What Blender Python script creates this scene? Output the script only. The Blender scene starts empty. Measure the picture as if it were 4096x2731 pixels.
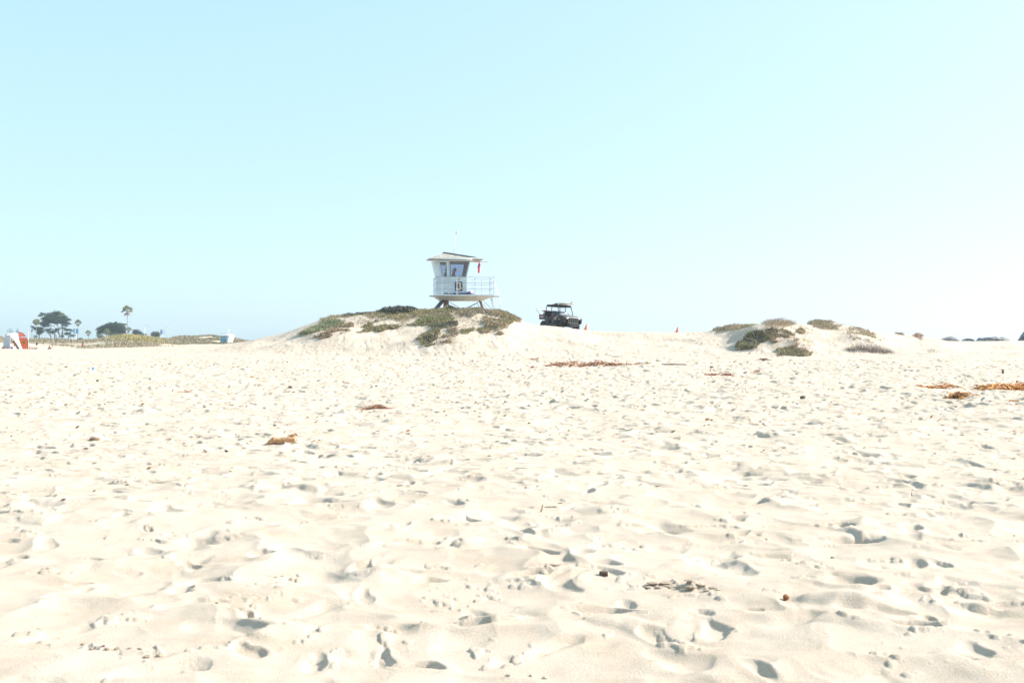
import bpy, bmesh, math, random
import numpy as np
from mathutils import Vector, Matrix

random.seed(7)
RNG = np.random.default_rng(11)
R = math.radians
scene = bpy.context.scene
COL = scene.collection
F = 3982.0            # focal length in pixels of the 4096 px photograph (35 mm lens)
CX, CY = 2048.0, 1365.5
EYE = 1.5

# ------------------------------------------------------------------ light, sky, camera
SUN_AZ, SUN_EL = R(76), R(34)
EXPOSURE = 2.0
SUN_STRENGTH = 2.4
SKY_STRENGTH = 0.148

scene.view_settings.view_transform = 'Standard'
scene.view_settings.look = 'None'
scene.view_settings.exposure = EXPOSURE
scene.view_settings.gamma = 1
world = bpy.data.worlds.new("World")
scene.world = world
world.use_nodes = True
nt = world.node_tree
bg = nt.nodes['Background']
sky = nt.nodes.new('ShaderNodeTexSky')
sky.sky_type = 'NISHITA'
sky.sun_disc = False
sky.sun_elevation = SUN_EL
sky.sun_rotation = SUN_AZ
sky.air_density = 0.7
sky.dust_density = 1.6
sky.ozone_density = 6.0
# a bright hazy coastal sky: soften its range and give it the slightly cyan cast of the day
sep = nt.nodes.new('ShaderNodeSeparateColor')
com = nt.nodes.new('ShaderNodeCombineColor')
nt.links.new(sky.outputs[0], sep.inputs[0])
for ch, (g_, k_) in enumerate(((.36, 1.02), (.24, 1.33), (.30, 1.30))):
    pw = nt.nodes.new('ShaderNodeMath')
    pw.operation = 'POWER'
    pw.inputs[1].default_value = g_
    ml = nt.nodes.new('ShaderNodeMath')
    ml.operation = 'MULTIPLY'
    ml.inputs[1].default_value = k_
    nt.links.new(sep.outputs[ch], pw.inputs[0])
    nt.links.new(pw.outputs[0], ml.inputs[0])
    nt.links.new(ml.outputs[0], com.inputs[ch])
nt.links.new(com.outputs[0], bg.inputs[0])
bg.inputs[1].default_value = SKY_STRENGTH

sun_dir = Vector((math.sin(SUN_AZ) * math.cos(SUN_EL), math.cos(SUN_AZ) * math.cos(SUN_EL), math.sin(SUN_EL)))
sl = bpy.data.lights.new('sun', 'SUN')
sl.energy = SUN_STRENGTH
sl.angle = R(0.53)
sl.color = (1.0, 0.94, 0.84)
so = bpy.data.objects.new('sun', sl)
COL.objects.link(so)
so.rotation_euler = sun_dir.to_track_quat('Z', 'Y').to_euler()
so.location = (40, 20, 60)

cam = bpy.data.cameras.new('camera')
cam.lens = 35
cam.sensor_width = 36
cam.clip_start = 0.1
cam.clip_end = 12000
cam.dof.use_dof = True
cam.dof.focus_distance = 55
cam.dof.aperture_fstop = 5.6
co = bpy.data.objects.new('camera', cam)
COL.objects.link(co)
co.location = (0, 0, EYE)
co.rotation_euler = (R(90), 0, 0)
scene.camera = co


def W(px, py, Y):
    """world point seen at photo pixel (px, py) at depth Y"""
    return Vector(((px - CX) / F * Y, Y, EYE - (py - CY) / F * Y))


# ------------------------------------------------------------------ materials
def mat(name, color, rough=0.6, metal=0.0, var=0.0, vscale=8.0, bump=0.0, bscale=40.0, spec=0.4, var2=None):
    m = bpy.data.materials.new(name)
    m.use_nodes = True
    t = m.node_tree
    p = t.nodes['Principled BSDF']
    p.inputs['Base Color'].default_value = (*color, 1)
    p.inputs['Roughness'].default_value = rough
    p.inputs['Metallic'].default_value = metal
    p.inputs['Specular IOR Level'].default_value = spec
    if var > 0 or var2:
        tc = t.nodes.new('ShaderNodeTexCoord')
        n = t.nodes.new('ShaderNodeTexNoise')
        n.inputs['Scale'].default_value = vscale
        n.inputs['Detail'].default_value = 6
        n.inputs['Roughness'].default_value = 0.65
        t.links.new(tc.outputs['Object'], n.inputs['Vector'])
        r = t.nodes.new('ShaderNodeValToRGB')
        c2 = var2 if var2 else tuple(c * (1 - var) for c in color)
        c1 = color if var2 else tuple(min(1, c * (1 + var * .5)) for c in color)
        r.color_ramp.elements[0].position = 0.35
        r.color_ramp.elements[0].color = (*c2, 1)
        r.color_ramp.elements[1].position = 0.62
        r.color_ramp.elements[1].color = (*c1, 1)
        t.links.new(n.outputs['Fac'], r.inputs['Fac'])
        t.links.new(r.outputs['Color'], p.inputs['Base Color'])
    if bump > 0:
        tc2 = t.nodes.new('ShaderNodeTexCoord')
        n2 = t.nodes.new('ShaderNodeTexNoise')
        n2.inputs['Scale'].default_value = bscale
        n2.inputs['Detail'].default_value = 5
        b = t.nodes.new('ShaderNodeBump')
        b.inputs['Strength'].default_value = bump
        b.inputs['Distance'].default_value = 0.02
        t.links.new(tc2.outputs['Object'], n2.inputs['Vector'])
        t.links.new(n2.outputs['Fac'], b.inputs['Height'])
        t.links.new(b.outputs['Normal'], p.inputs['Normal'])
    return m


def attr_mat(name, rough=0.6, transl=0.25, spec=0.3):
    """colour comes from the plant's own per-leaf colour attribute"""
    m = bpy.data.materials.new(name)
    m.use_nodes = True
    t = m.node_tree
    p = t.nodes['Principled BSDF']
    out = t.nodes['Material Output']
    a = t.nodes.new('ShaderNodeAttribute')
    a.attribute_name = 'col'
    t.links.new(a.outputs['Color'], p.inputs['Base Color'])
    p.inputs['Roughness'].default_value = rough
    p.inputs['Specular IOR Level'].default_value = spec
    if transl > 0:
        tr = t.nodes.new('ShaderNodeBsdfTranslucent')
        t.links.new(a.outputs['Color'], tr.inputs['Color'])
        mx = t.nodes.new('ShaderNodeMixShader')
        mx.inputs[0].default_value = transl
        t.links.new(p.outputs[0], mx.inputs[1])
        t.links.new(tr.outputs[0], mx.inputs[2])
        t.links.new(mx.outputs[0], out.inputs['Surface'])
    return m


def glass_mat(name, tint, gloss=0.1):
    m = bpy.data.materials.new(name)
    m.use_nodes = True
    t = m.node_tree
    for n in list(t.nodes):
        if n.type == 'BSDF_PRINCIPLED':
            t.nodes.remove(n)
    out = t.nodes['Material Output']
    tr = t.nodes.new('ShaderNodeBsdfTransparent')
    tr.inputs[0].default_value = (*tint, 1)
    gl = t.nodes.new('ShaderNodeBsdfGlossy')
    gl.inputs['Roughness'].default_value = 0.03
    mx = t.nodes.new('ShaderNodeMixShader')
    mx.inputs[0].default_value = gloss
    t.links.new(tr.outputs[0], mx.inputs[1])
    t.links.new(gl.outputs[0], mx.inputs[2])
    t.links.new(mx.outputs[0], out.inputs['Surface'])
    return m


M = {}
M['white_paint'] = mat('white_paint', (0.72, 0.76, 0.78), 0.5, var=0.10, vscale=3.0)
M['cabin_paint'] = mat('cabin_paint', (0.58, 0.70, 0.75), 0.5, var=0.12, vscale=2.2)
M['hull_paint'] = mat('hull_paint', (0.60, 0.60, 0.55), 0.6, var=0.12, vscale=2.0)
M['roof_weathered'] = mat('roof_weathered', (0.36, 0.345, 0.31), 0.85, var=0.35, vscale=7.0, bump=0.4, bscale=25)
M['galv'] = mat('galv', (0.45, 0.46, 0.50), 0.45, metal=0.3, var=0.1, vscale=10)
M['white_metal'] = mat('white_metal', (0.75, 0.76, 0.77), 0.4, var=0.05)
M['dark_frame'] = mat('dark_frame', (0.06, 0.08, 0.12), 0.5, var=0.2)
M['sign_blue'] = mat('sign_blue', (0.03, 0.06, 0.22), 0.45, var=0.15, vscale=5)
M['sign_yellow'] = mat('sign_yellow', (0.72, 0.58, 0.20), 0.5, var=0.08)
M['grey_ring'] = mat('grey_ring', (0.25, 0.25, 0.24), 0.6, var=0.1)
M['steel_dark'] = mat('steel_dark', (0.11, 0.12, 0.14), 0.5, metal=0.2, var=0.25, vscale=6)
M['rust_steel'] = mat('rust_steel', (0.30, 0.24, 0.21), 0.7, var=0.4, vscale=9)
M['old_wood'] = mat('old_wood', (0.30, 0.18, 0.11), 0.85, var=0.45, vscale=6, bump=0.5, bscale=30)
M['rescue_red'] = mat('rescue_red', (0.72, 0.10, 0.13), 0.4, var=0.08)
M['rescue_orange'] = mat('rescue_orange', (0.70, 0.14, 0.06), 0.45, var=0.1)
M['strap_blue'] = mat('strap_blue', (0.08, 0.07, 0.22), 0.7, var=0.1)
M['solar'] = mat('solar', (0.40, 0.42, 0.47), 0.3, var=0.15, vscale=10)
M['glass_cabin'] = glass_mat('glass_cabin', (0.70, 0.77, 0.85), 0.08)
M['glass_clear'] = glass_mat('glass_clear', (0.96, 0.98, 0.98), 0.04)
M['interior'] = mat('interior', (0.25, 0.27, 0.28), 0.8, var=0.1)
M['skin'] = mat('skin', (0.42, 0.24, 0.17), 0.6, var=0.08)
M['skin_dark'] = mat('skin_dark', (0.22, 0.12, 0.08), 0.6, var=0.08)
M['hair_dark'] = mat('hair_dark', (0.03, 0.02, 0.015), 0.7, var=0.2)
M['shirt_white'] = mat('shirt_white', (0.72, 0.74, 0.80), 0.8, var=0.08)
M['shirt_red'] = mat('shirt_red', (0.30, 0.06, 0.05), 0.8, var=0.1)
M['cloth_dark'] = mat('cloth_dark', (0.05, 0.05, 0.07), 0.85, var=0.2)
M['cloth_pink'] = mat('cloth_pink', (0.75, 0.42, 0.40), 0.85, var=0.2, vscale=14)
M['cloth_blue'] = mat('cloth_blue', (0.10, 0.12, 0.28), 0.85, var=0.1)
M['utv_black'] = mat('utv_black', (0.018, 0.019, 0.022), 0.6, var=0.25, vscale=4)
M['utv_grey'] = mat('utv_grey', (0.055, 0.06, 0.07), 0.6, var=0.2, vscale=4)
M['utv_silver'] = mat('utv_silver', (0.15, 0.155, 0.16), 0.35, metal=0.2, var=0.08)
M['tyre'] = mat('tyre', (0.04, 0.04, 0.045), 0.85, var=0.3, vscale=12, bump=0.6, bscale=20)
M['rim'] = mat('rim', (0.40, 0.42, 0.45), 0.4, metal=0.4, var=0.1)
M['seat_vinyl'] = mat('seat_vinyl', (0.07, 0.11, 0.15), 0.6, var=0.1)
M['lamp_lens'] = mat('lamp_lens', (0.80, 0.80, 0.78), 0.15, var=0.03)
M['amber'] = mat('amber', (0.75, 0.42, 0.05), 0.3, var=0.05)
M['red_lens'] = mat('red_lens', (0.45, 0.04, 0.05), 0.3, var=0.05)
M['faded_red'] = mat('faded_red', (0.42, 0.24, 0.23), 0.6, var=0.2, vscale=12)
M['board_tan'] = mat('board_tan', (0.66, 0.55, 0.40), 0.4, var=0.12, vscale=2)
M['board_white'] = mat('board_white', (0.75, 0.74, 0.70), 0.4, var=0.05)
M['bag_tan'] = mat('bag_tan', (0.38, 0.31, 0.18), 0.8, var=0.2, vscale=8)
M['lid_red'] = mat('lid_red', (0.38, 0.04, 0.08), 0.5, var=0.1)
M['cone_orange'] = mat('cone_orange', (0.82, 0.20, 0.15), 0.5, var=0.08)
M['tent_white'] = mat('tent_white', (0.78, 0.79, 0.82), 0.8, var=0.05)
M['tent_grey'] = mat('tent_grey', (0.50, 0.51, 0.56), 0.8, var=0.06, vscale=3)
M['tent_beige'] = mat('tent_beige', (0.45, 0.40, 0.34), 0.85, var=0.08)
M['flag_red'] = mat('flag_red', (0.84, 0.30, 0.21), 0.75, var=0.1, vscale=3)
M['flag_yellow'] = mat('flag_yellow', (0.78, 0.50, 0.10), 0.75, var=0.06)
M['flag_brown'] = mat('flag_brown', (0.35, 0.18, 0.06), 0.75, var=0.06)
M['maroon'] = mat('maroon', (0.22, 0.12, 0.12), 0.85, var=0.15)
M['hut_blue'] = mat('hut_blue', (0.25, 0.48, 0.62), 0.6, var=0.1, vscale=1.5)
M['hut_dark'] = mat('hut_dark', (0.14, 0.26, 0.36), 0.6, var=0.1)
M['emblem_tan'] = mat('emblem_tan', (0.55, 0.33, 0.14), 0.6, var=0.1)
M['banner_blue'] = mat('banner_blue', (0.10, 0.32, 0.56), 0.7, var=0.15, vscale=1.5)
M['banner_pale'] = mat('banner_pale', (0.28, 0.48, 0.60), 0.7, var=0.2, vscale=1.5)
M['bark'] = mat('bark', (0.20, 0.17, 0.15), 0.9, var=0.3, vscale=3, bump=0.4, bscale=8)
M['palm_bark'] = mat('palm_bark', (0.22, 0.19, 0.18), 0.9, var=0.3, vscale=4, bump=0.4, bscale=8)
M['lamp_green'] = mat('lamp_green', (0.08, 0.10, 0.12), 0.6, var=0.1)
M['rock'] = mat('rock', (0.30, 0.295, 0.29), 0.9, var2=(0.09, 0.09, 0.10), vscale=3.0, bump=0.8, bscale=7)
M['bag_pale'] = mat('bag_pale', (.55, .43, .30), .85, var=.2, vscale=40)
M['dark_crust'] = mat('dark_crust', (.46, .36, .27), .95, var2=(.28, .20, .14), vscale=45, bump=.8, bscale=90)  # mottled tan to brown, darker than the sand around the lumps
M['bucket_blue'] = mat('bucket_blue', (0.25, 0.46, 0.78), 0.45, var=0.06)
M['driftwood'] = mat('driftwood', (0.66, 0.40, 0.22), 0.85, var2=(0.36, 0.19, 0.09), vscale=26, bump=0.7, bscale=60)
M['stick_dark'] = mat('stick_dark', (0.13, 0.10, 0.10), 0.85, var=0.3, vscale=15)
M['stub_brown'] = mat('stub_brown', (0.12, 0.078, 0.055), 0.8, var=0.35, vscale=40, bump=0.5, bscale=120)
M['stub_end'] = mat('stub_end', (0.55, 0.42, 0.30), 0.8, var=0.2, vscale=60)
M['pebble_orange'] = mat('pebble_orange', (0.45, 0.17, 0.07), 0.85, var2=(0.22, 0.08, 0.04), vscale=60, bump=1.0, bscale=90)
M['pale_shell'] = mat('pale_shell', (0.55, 0.47, 0.36), 0.8, var=0.3, vscale=30)
M['stone_brown'] = mat('stone_brown', (0.20, 0.15, 0.11), 0.85, var=0.35, vscale=30, bump=0.5, bscale=60)
M['gull_white'] = mat('gull_white', (0.80, 0.80, 0.80), 0.7, var=0.05)
M['gull_grey'] = mat('gull_grey', (0.25, 0.26, 0.28), 0.7, var=0.05)
M['leaf'] = attr_mat('leaf', 0.6, 0.22)
M['dead_leaf'] = attr_mat('dead_leaf', 0.75, 0.15)
M['kelp'] = attr_mat('kelp', 0.5, 0.2, 0.4)
M['twig'] = attr_mat('twig', 0.85, 0.0, 0.2)


def let_light_through(m, f):
    """thin cloth: part of the light shines through"""
    t = m.node_tree
    p = t.nodes['Principled BSDF']
    tr = t.nodes.new('ShaderNodeBsdfTranslucent')
    if p.inputs['Base Color'].links:
        t.links.new(p.inputs['Base Color'].links[0].from_socket, tr.inputs['Color'])
    mx = t.nodes.new('ShaderNodeMixShader')
    mx.inputs[0].default_value = f
    t.links.new(p.outputs[0], mx.inputs[1])
    t.links.new(tr.outputs[0], mx.inputs[2])
    t.links.new(mx.outputs[0], t.nodes['Material Output'].inputs['Surface'])


for k_ in ('flag_red', 'flag_yellow'):
    let_light_through(M[k_], .5)


# ------------------------------------------------------------------ mesh helpers
class MB:
    def __init__(s):
        s.v, s.f = [], []

    def add(s, vs, fs):
        o = len(s.v)
        s.v += [tuple(p) for p in vs]
        s.f += [tuple(i + o for i in f) for f in fs]
        return s

    def hexa(s, b, t):
        """b: four bottom points ccw from above, t: four top points"""
        return s.add(list(b) + list(t), [(3, 2, 1, 0), (4, 5, 6, 7), (0, 1, 5, 4), (1, 2, 6, 5), (2, 3, 7, 6), (3, 0, 4, 7)])

    def box(s, c, d, rz=0.0, m=None):
        hx, hy, hz = d[0] / 2, d[1] / 2, d[2] / 2
        pts = [Vector((x, y, z)) for z in (-hz, hz) for x, y in ((-hx, -hy), (hx, -hy), (hx, hy), (-hx, hy))]
        rot = m if m is not None else Matrix.Rotation(rz, 3, 'Z')
        pts = [rot @ p + Vector(c) for p in pts]
        return s.hexa(pts[:4], pts[4:])

    def bbox(s, c, d, bev=0.02, m=None):
        """box with chamfered edges"""
        bm = bmesh.new()
        bmesh.ops.create_cube(bm, size=1)
        for v in bm.verts:
            v.co = Vector((v.co.x * d[0], v.co.y * d[1], v.co.z * d[2]))
        bmesh.ops.bevel(bm, geom=list(bm.edges), offset=min(bev, min(d) * .45), segments=2, affect='EDGES')
        rot = m if m is not None else Matrix.Identity(3)
        vs = [rot @ v.co + Vector(c) for v in bm.verts]
        bm.verts.index_update()
        fs = [tuple(v.index for v in f.verts) for f in bm.faces]
        bm.free()
        return s.add(vs, fs)

    def tube(s, pts, rad, n=8, cap=True):
        pts = [Vector(p) for p in pts]
        if not hasattr(rad, '__len__'):
            rad = [rad] * len(pts)
        vs, fs = [], []
        for i, p in enumerate(pts):
            d = (pts[min(i + 1, len(pts) - 1)] - pts[max(i - 1, 0)])
            if d.length < 1e-9:
                d = Vector((0, 0, 1))
            d.normalize()
            up = Vector((0, 0, 1)) if abs(d.z) < 0.95 else Vector((1, 0, 0))
            a = d.cross(up).normalized()
            b = a.cross(d).normalized()
            for k in range(n):
                t = 2 * math.pi * k / n
                vs.append(p + (a * math.cos(t) + b * math.sin(t)) * rad[i])
        for i in range(len(pts) - 1):
            for k in range(n):
                k2 = (k + 1) % n
                fs.append((i * n + k, i * n + k2, (i + 1) * n + k2, (i + 1) * n + k))
        if cap:
            fs.append(tuple(range(n))[::-1])
            fs.append(tuple((len(pts) - 1) * n + k for k in range(n)))
        return s.add(vs, fs)

    def lathe(s, prof, c=(0, 0, 0), n=20, m=None):
        vs, fs = [], []
        rot = m if m is not None else Matrix.Identity(3)
        for r, z in prof:
            for k in range(n):
                t = 2 * math.pi * k / n
                vs.append(rot @ Vector((r * math.cos(t), r * math.sin(t), z)) + Vector(c))
        for i in range(len(prof) - 1):
            for k in range(n):
                k2 = (k + 1) % n
                fs.append((i * n + k, i * n + k2, (i + 1) * n + k2, (i + 1) * n + k))
        fs.append(tuple(range(n))[::-1])
        fs.append(tuple((len(prof) - 1) * n + k for k in range(n)))
        return s.add(vs, fs)

    def prism(s, poly, off):
        """flat polygon (3-D points) extruded by the vector off"""
        off = Vector(off)
        n = len(poly)
        a = [Vector(p) for p in poly]
        b = [p + off for p in a]
        return s.add(a + b, [tuple(range(n))[::-1], tuple(range(n, 2 * n))] +
                     [(i, (i + 1) % n, n + (i + 1) % n, n + i) for i in range(n)])

    def ellipsoid(s, c, r, n=12, m=8, rot=None, jit=0.0, seed=0):
        rr = random.Random(seed)
        vs, fs = [], []
        rot = rot if rot is not None else Matrix.Identity(3)
        for i in range(m + 1):
            ph = math.pi * i / m
            for k in range(n):
                t = 2 * math.pi * k / n
                j = 1 + rr.uniform(-jit, jit)
                p = Vector((math.sin(ph) * math.cos(t) * r[0] * j, math.sin(ph) * math.sin(t) * r[1] * j, math.cos(ph) * r[2] * j))
                vs.append(rot @ p + Vector(c))
        for i in range(m):
            for k in range(n):
                k2 = (k + 1) % n
                fs.append((i * n + k, (i + 1) * n + k, (i + 1) * n + k2, i * n + k2))
        return s.add(vs, fs)

    def panel(s, c00, c10, c11, c01, th, holes=()):
        """wall between four corners, thickness vector th, with u,v holes (u0,v0,u1,v1)"""
        c00, c10, c11, c01, th = map(Vector, (c00, c10, c11, c01, th))
        us = sorted({0.0, 1.0} | {h[0] for h in holes} | {h[2] for h in holes})
        vs = sorted({0.0, 1.0} | {h[1] for h in holes} | {h[3] for h in holes})
        P = lambda u, v: (c00 * (1 - u) + c10 * u) * (1 - v) + (c01 * (1 - u) + c11 * u) * v
        def solid(i, j):
            if i < 0 or j < 0 or i >= len(us) - 1 or j >= len(vs) - 1:
                return False
            u, v = (us[i] + us[i + 1]) / 2, (vs[j] + vs[j + 1]) / 2
            return not any(h[0] < u < h[2] and h[1] < v < h[3] for h in holes)
        for i in range(len(us) - 1):
            for j in range(len(vs) - 1):
                if not solid(i, j):
                    continue
                a = [P(us[i], vs[j]), P(us[i + 1], vs[j]), P(us[i + 1], vs[j + 1]), P(us[i], vs[j + 1])]
                b = [p + th for p in a]
                f = [(0, 1, 2, 3), (7, 6, 5, 4)]
                if not solid(i, j - 1): f.append((0, 4, 5, 1))
                if not solid(i + 1, j): f.append((1, 5, 6, 2))
                if not solid(i, j + 1): f.append((2, 6, 7, 3))
                if not solid(i - 1, j): f.append((3, 7, 4, 0))
                s.add(a + b, f)
        return s

    def build(s, name, material, parent=None, smooth=False, loc=None):
        me = bpy.data.meshes.new(name)
        me.from_pydata([tuple(p) for p in s.v], [], s.f)
        me.update()
        bm = bmesh.new()
        bm.from_mesh(me)
        bmesh.ops.recalc_face_normals(bm, faces=bm.faces)
        bm.to_mesh(me)
        bm.free()
        if smooth:
            me.polygons.foreach_set('use_smooth', [True] * len(me.polygons))
        me.materials.append(M[material] if isinstance(material, str) else material)
        o = bpy.data.objects.new(name, me)
        COL.objects.link(o)
        if parent is not None:
            o.parent = parent
        if loc is not None:
            o.location = loc
        return o


def thing(name, label, cat, loc=(0, 0, 0), rz=0.0, group=None):
    o = bpy.data.objects.new(name, None)
    o.empty_display_size = 0.2
    COL.objects.link(o)
    o.location = loc
    o.rotation_euler = (0, 0, rz)
    return tag(o, label, cat, group)


def tag(o, label=None, cat=None, group=None, kind=None):
    if label: o['label'] = label
    if cat: o['category'] = cat
    if group: o['group'] = group
    if kind: o['kind'] = kind
    return o


def copy_tree(o, parent=None):
    c = o.copy()
    COL.objects.link(c)
    c.parent = parent
    for ch in list(o.children):
        copy_tree(ch, c)
    return c


def quad_obj(name, P, cols, material, parent=None, loc=None):
    """P (n,4,3) quads, cols (n,3) own colours"""
    n = len(P)
    me = bpy.data.meshes.new(name)
    me.vertices.add(4 * n)
    me.vertices.foreach_set('co', np.ascontiguousarray(P, dtype=np.float32).ravel())
    me.loops.add(4 * n)
    me.loops.foreach_set('vertex_index', np.arange(4 * n, dtype=np.int32))
    me.polygons.add(n)
    me.polygons.foreach_set('loop_start', np.arange(0, 4 * n, 4, dtype=np.int32))
    me.polygons.foreach_set('loop_total', np.full(n, 4, dtype=np.int32))
    me.update(calc_edges=True)
    a = me.color_attributes.new('col', 'FLOAT_COLOR', 'POINT')
    c4 = np.ones((n, 4, 4), dtype=np.float32)
    c4[:, :, :3] = cols[:, None, :]
    a.data.foreach_set('color', c4.ravel())
    me.materials.append(M[material])
    o = bpy.data.objects.new(name, me)
    COL.objects.link(o)
    if parent is not None:
        o.parent = parent
    if loc is not None:
        o.location = loc
    return o


def leaf_quads(base, d, length, width, rng):
    """kite shaped leaves from base points along directions d"""
    n = len(base)
    d = d / np.linalg.norm(d, axis=1, keepdims=True)
    r = rng.normal(size=(n, 3))
    s = np.cross(d, r)
    s /= np.linalg.norm(s, axis=1, keepdims=True) + 1e-9
    L = np.asarray(length).reshape(-1, 1)
    Wd = np.asarray(width).reshape(-1, 1)
    P = np.empty((n, 4, 3))
    P[:, 0] = base
    P[:, 1] = base + d * L * 0.5 + s * Wd * 0.5
    P[:, 2] = base + d * L
    P[:, 3] = base + d * L * 0.5 - s * Wd * 0.5
    return P


# ------------------------------------------------------------------ terrain
def hash2(ix, iy, seed):
    h = (ix.astype(np.int64) * 374761393 + iy.astype(np.int64) * 668265263 + seed * 974634777) & 0xFFFFFFFF
    h = ((h ^ (h >> 13)) * 1274126177) & 0xFFFFFFFF
    h = h ^ (h >> 16)
    return (h & 0xFFFFFF).astype(np.float64) / 0xFFFFFF * 2 - 1


def vnoise(x, y, seed):
    x0, y0 = np.floor(x), np.floor(y)
    fx, fy = x - x0, y - y0
    u = fx * fx * fx * (fx * (fx * 6 - 15) + 10)
    v = fy * fy * fy * (fy * (fy * 6 - 15) + 10)
    ix, iy = x0.astype(np.int64), y0.astype(np.int64)
    a, b = hash2(ix, iy, seed), hash2(ix + 1, iy, seed)
    c, d = hash2(ix, iy + 1, seed), hash2(ix + 1, iy + 1, seed)
    return (a * (1 - u) + b * u) * (1 - v) + (c * (1 - u) + d * u) * v


def rot_noise(x, y, lam, seed, ang):
    ca, sa = math.cos(ang), math.sin(ang)
    return vnoise((x * ca + y * sa) / lam, (-x * sa + y * ca) / lam, seed)


def sstep(t):
    t = np.clip(t, 0, 1)
    return t * t * (3 - 2 * t)


# crest of the near berm and dunes: photo column, photo row, depth of the crest line, depth of its foot
CREST = [(-3000, 1392, 74, 60), (-600, 1394, 74, 60), (0, 1396, 74, 60), (200, 1398, 74, 60), (400, 1394, 74, 60), (700, 1385, 74, 60),
         (880, 1379, 73, 59), (980, 1367, 70, 57), (1060, 1350, 67, 55), (1150, 1329, 64, 54), (1190, 1312, 63.5, 54),
         (1250, 1292, 63, 54), (1330, 1266, 63, 54), (1450, 1256, 63, 53.5), (1560, 1249, 63, 53), (1700, 1243, 63, 53), (1760, 1240, 63, 52.5),
         (1800, 1238, 62.8, 52), (1900, 1238, 62.5, 52), (1960, 1243, 62.5, 52), (2020, 1250, 62.5, 52), (2060, 1270, 62.8, 52.5),
         (2100, 1291, 63.2, 53), (2150, 1301, 64, 53), (2240, 1309, 64, 53), (2330, 1319, 64, 53), (2450, 1326, 64, 53),
         (2600, 1328, 64, 53), (2750, 1331, 64, 53), (2850, 1323, 63, 53), (2920, 1306, 61.5, 53), (3000, 1304, 61, 53),
         (3040, 1306, 60, 53), (3100, 1292, 59, 53), (3180, 1299, 60, 53), (3235, 1303, 62, 53), (3285, 1287, 64, 54),
         (3330, 1289, 64.5, 54), (3370, 1303, 64, 54), (3440, 1317, 63, 54), (3500, 1333, 63, 54), (3560, 1337, 63, 54),
         (3640, 1341, 64, 54), (3670, 1345, 65, 55), (3710, 1363, 66, 55), (4096, 1365, 68, 55), (5200, 1366, 68, 55), (7000, 1366, 68, 55)]
_xs = np.arange(-90, 110, 0.1)


def _knots(table):
    t = np.array(table, float)
    xw = (t[:, 0] - CX) / F * t[:, 2]
    zc = EYE - (t[:, 1] - CY) / F * t[:, 2]
    k = np.exp(-0.5 * (np.arange(-12, 13) / 4.0) ** 2)
    k /= k.sum()
    out = []
    for a in (zc, t[:, 2], t[:, 3]):
        g = np.interp(_xs, xw, a)
        g = np.convolve(np.pad(g, 12, mode='edge'), k, mode='valid')
        out.append(g)
    return out


_zc, _yc, _yf = _knots(CREST)
# far scrub covered dunes on the left
FAR = [(-3000, 1352, 175), (-600, 1351, 172), (0, 1354, 170), (60, 1364, 170), (110, 1360, 170), (200, 1361, 170), (280, 1366, 170), (330, 1368, 170),
       (380, 1364, 165), (440, 1353, 160), (500, 1348, 158), (540, 1348, 158), (590, 1353, 160), (640, 1361, 165), (680, 1359, 185),
       (720, 1349, 215), (800, 1346, 220), (840, 1344, 220), (890, 1350, 220), (940, 1358, 220), (985, 1369, 220), (1060, 1374, 220), (7000, 1376, 220)]
_ft = np.array(FAR, float)
_fth = (_ft[:, 0] - CX) / F     # tangent of the bearing
_fzc = EYE - (_ft[:, 1] - CY) / F * _ft[:, 2]


def macro(x, y):
    """height of the beach without footprints"""
    x = np.asarray(x, float)
    y = np.asarray(y, float)
    base = 0.82 * np.clip((y - 28) / 27, 0, 1) ** 1.5
    zc = np.interp(x, _xs, _zc)
    yc = np.interp(x, _xs, _yc)
    yf = np.interp(x, _xs, _yf)
    lump = rot_noise(x, y, 2.6, 5, .4) * .16 + rot_noise(x, y, 1.1, 6, 1.1) * .06
    t = (y - yf) / (yc - yf)
    s = np.where(t < 0, 0, np.where(t > 1, 1, 0.45 * t + 0.55 * sstep(t)))
    hgt = zc - base
    front = base + hgt * s
    bell = np.sin(np.clip(t, 0, 1) * math.pi)
    front = front + lump * bell * np.clip((zc - 0.8) / 1.2, 0, 1)
    back0 = 0.55
    back = back0 + (zc - back0) * np.exp(-((y - yc) / 8.0) ** 2)
    z = np.where(y < yc, front, back)
    # knolls standing in front of the right-hand dune
    for (px, Y, amp, sx, sy) in ((3045, 57.2, 0.75, 1.25, 1.5), (3190, 55.0, 0.30, 1.0, .8), (3420, 58.0, 0.35, 1.2, 1.3), (1640, 55.2, .28, 1.0, .9), (1330, 57.0, .30, 1.8, 1.3)):
        X = (px - CX) / F * Y
        z = z + amp * np.exp(-((x - X) / sx) ** 2 - ((y - Y) / sy) ** 2)
    # little cut step in the sand at the foot of the right-hand slope
    edge = 54.4 + rot_noise(x, y * 0, 1.7, 9, 0) * .25
    stepm = np.clip((x - 6) / 4, 0, 1) * (0.5 + 0.5 * rot_noise(x, y * 0, .9, 12, 0))
    z = z + .09 * stepm * (sstep((y - edge) / .22) - sstep((y - edge) / 3.5))
    # far dunes
    yy = np.maximum(y, 1.0)
    th = x / yy
    fz = np.interp(th, _fth, _fzc)
    fy = np.interp(th, _fth, _ft[:, 2])
    tt = (y - 112) / (fy - 112)
    lump2 = rot_noise(x, y, 9, 15, .3) * .35 + rot_noise(x, y, 4, 16, .9) * .16
    f2 = back0 + (fz - back0) * sstep(tt) + lump2 * np.sin(np.clip(tt, 0, 1) * math.pi)
    f2b = 0.6 + (fz - 0.6) * np.exp(-((y - fy) / 30.0) ** 2)
    zfar = np.where(y < fy, f2, f2b)
    z = np.where(y > 112, zfar, z)
    # the strand falls to the sea far away on the right
    return z


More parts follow.
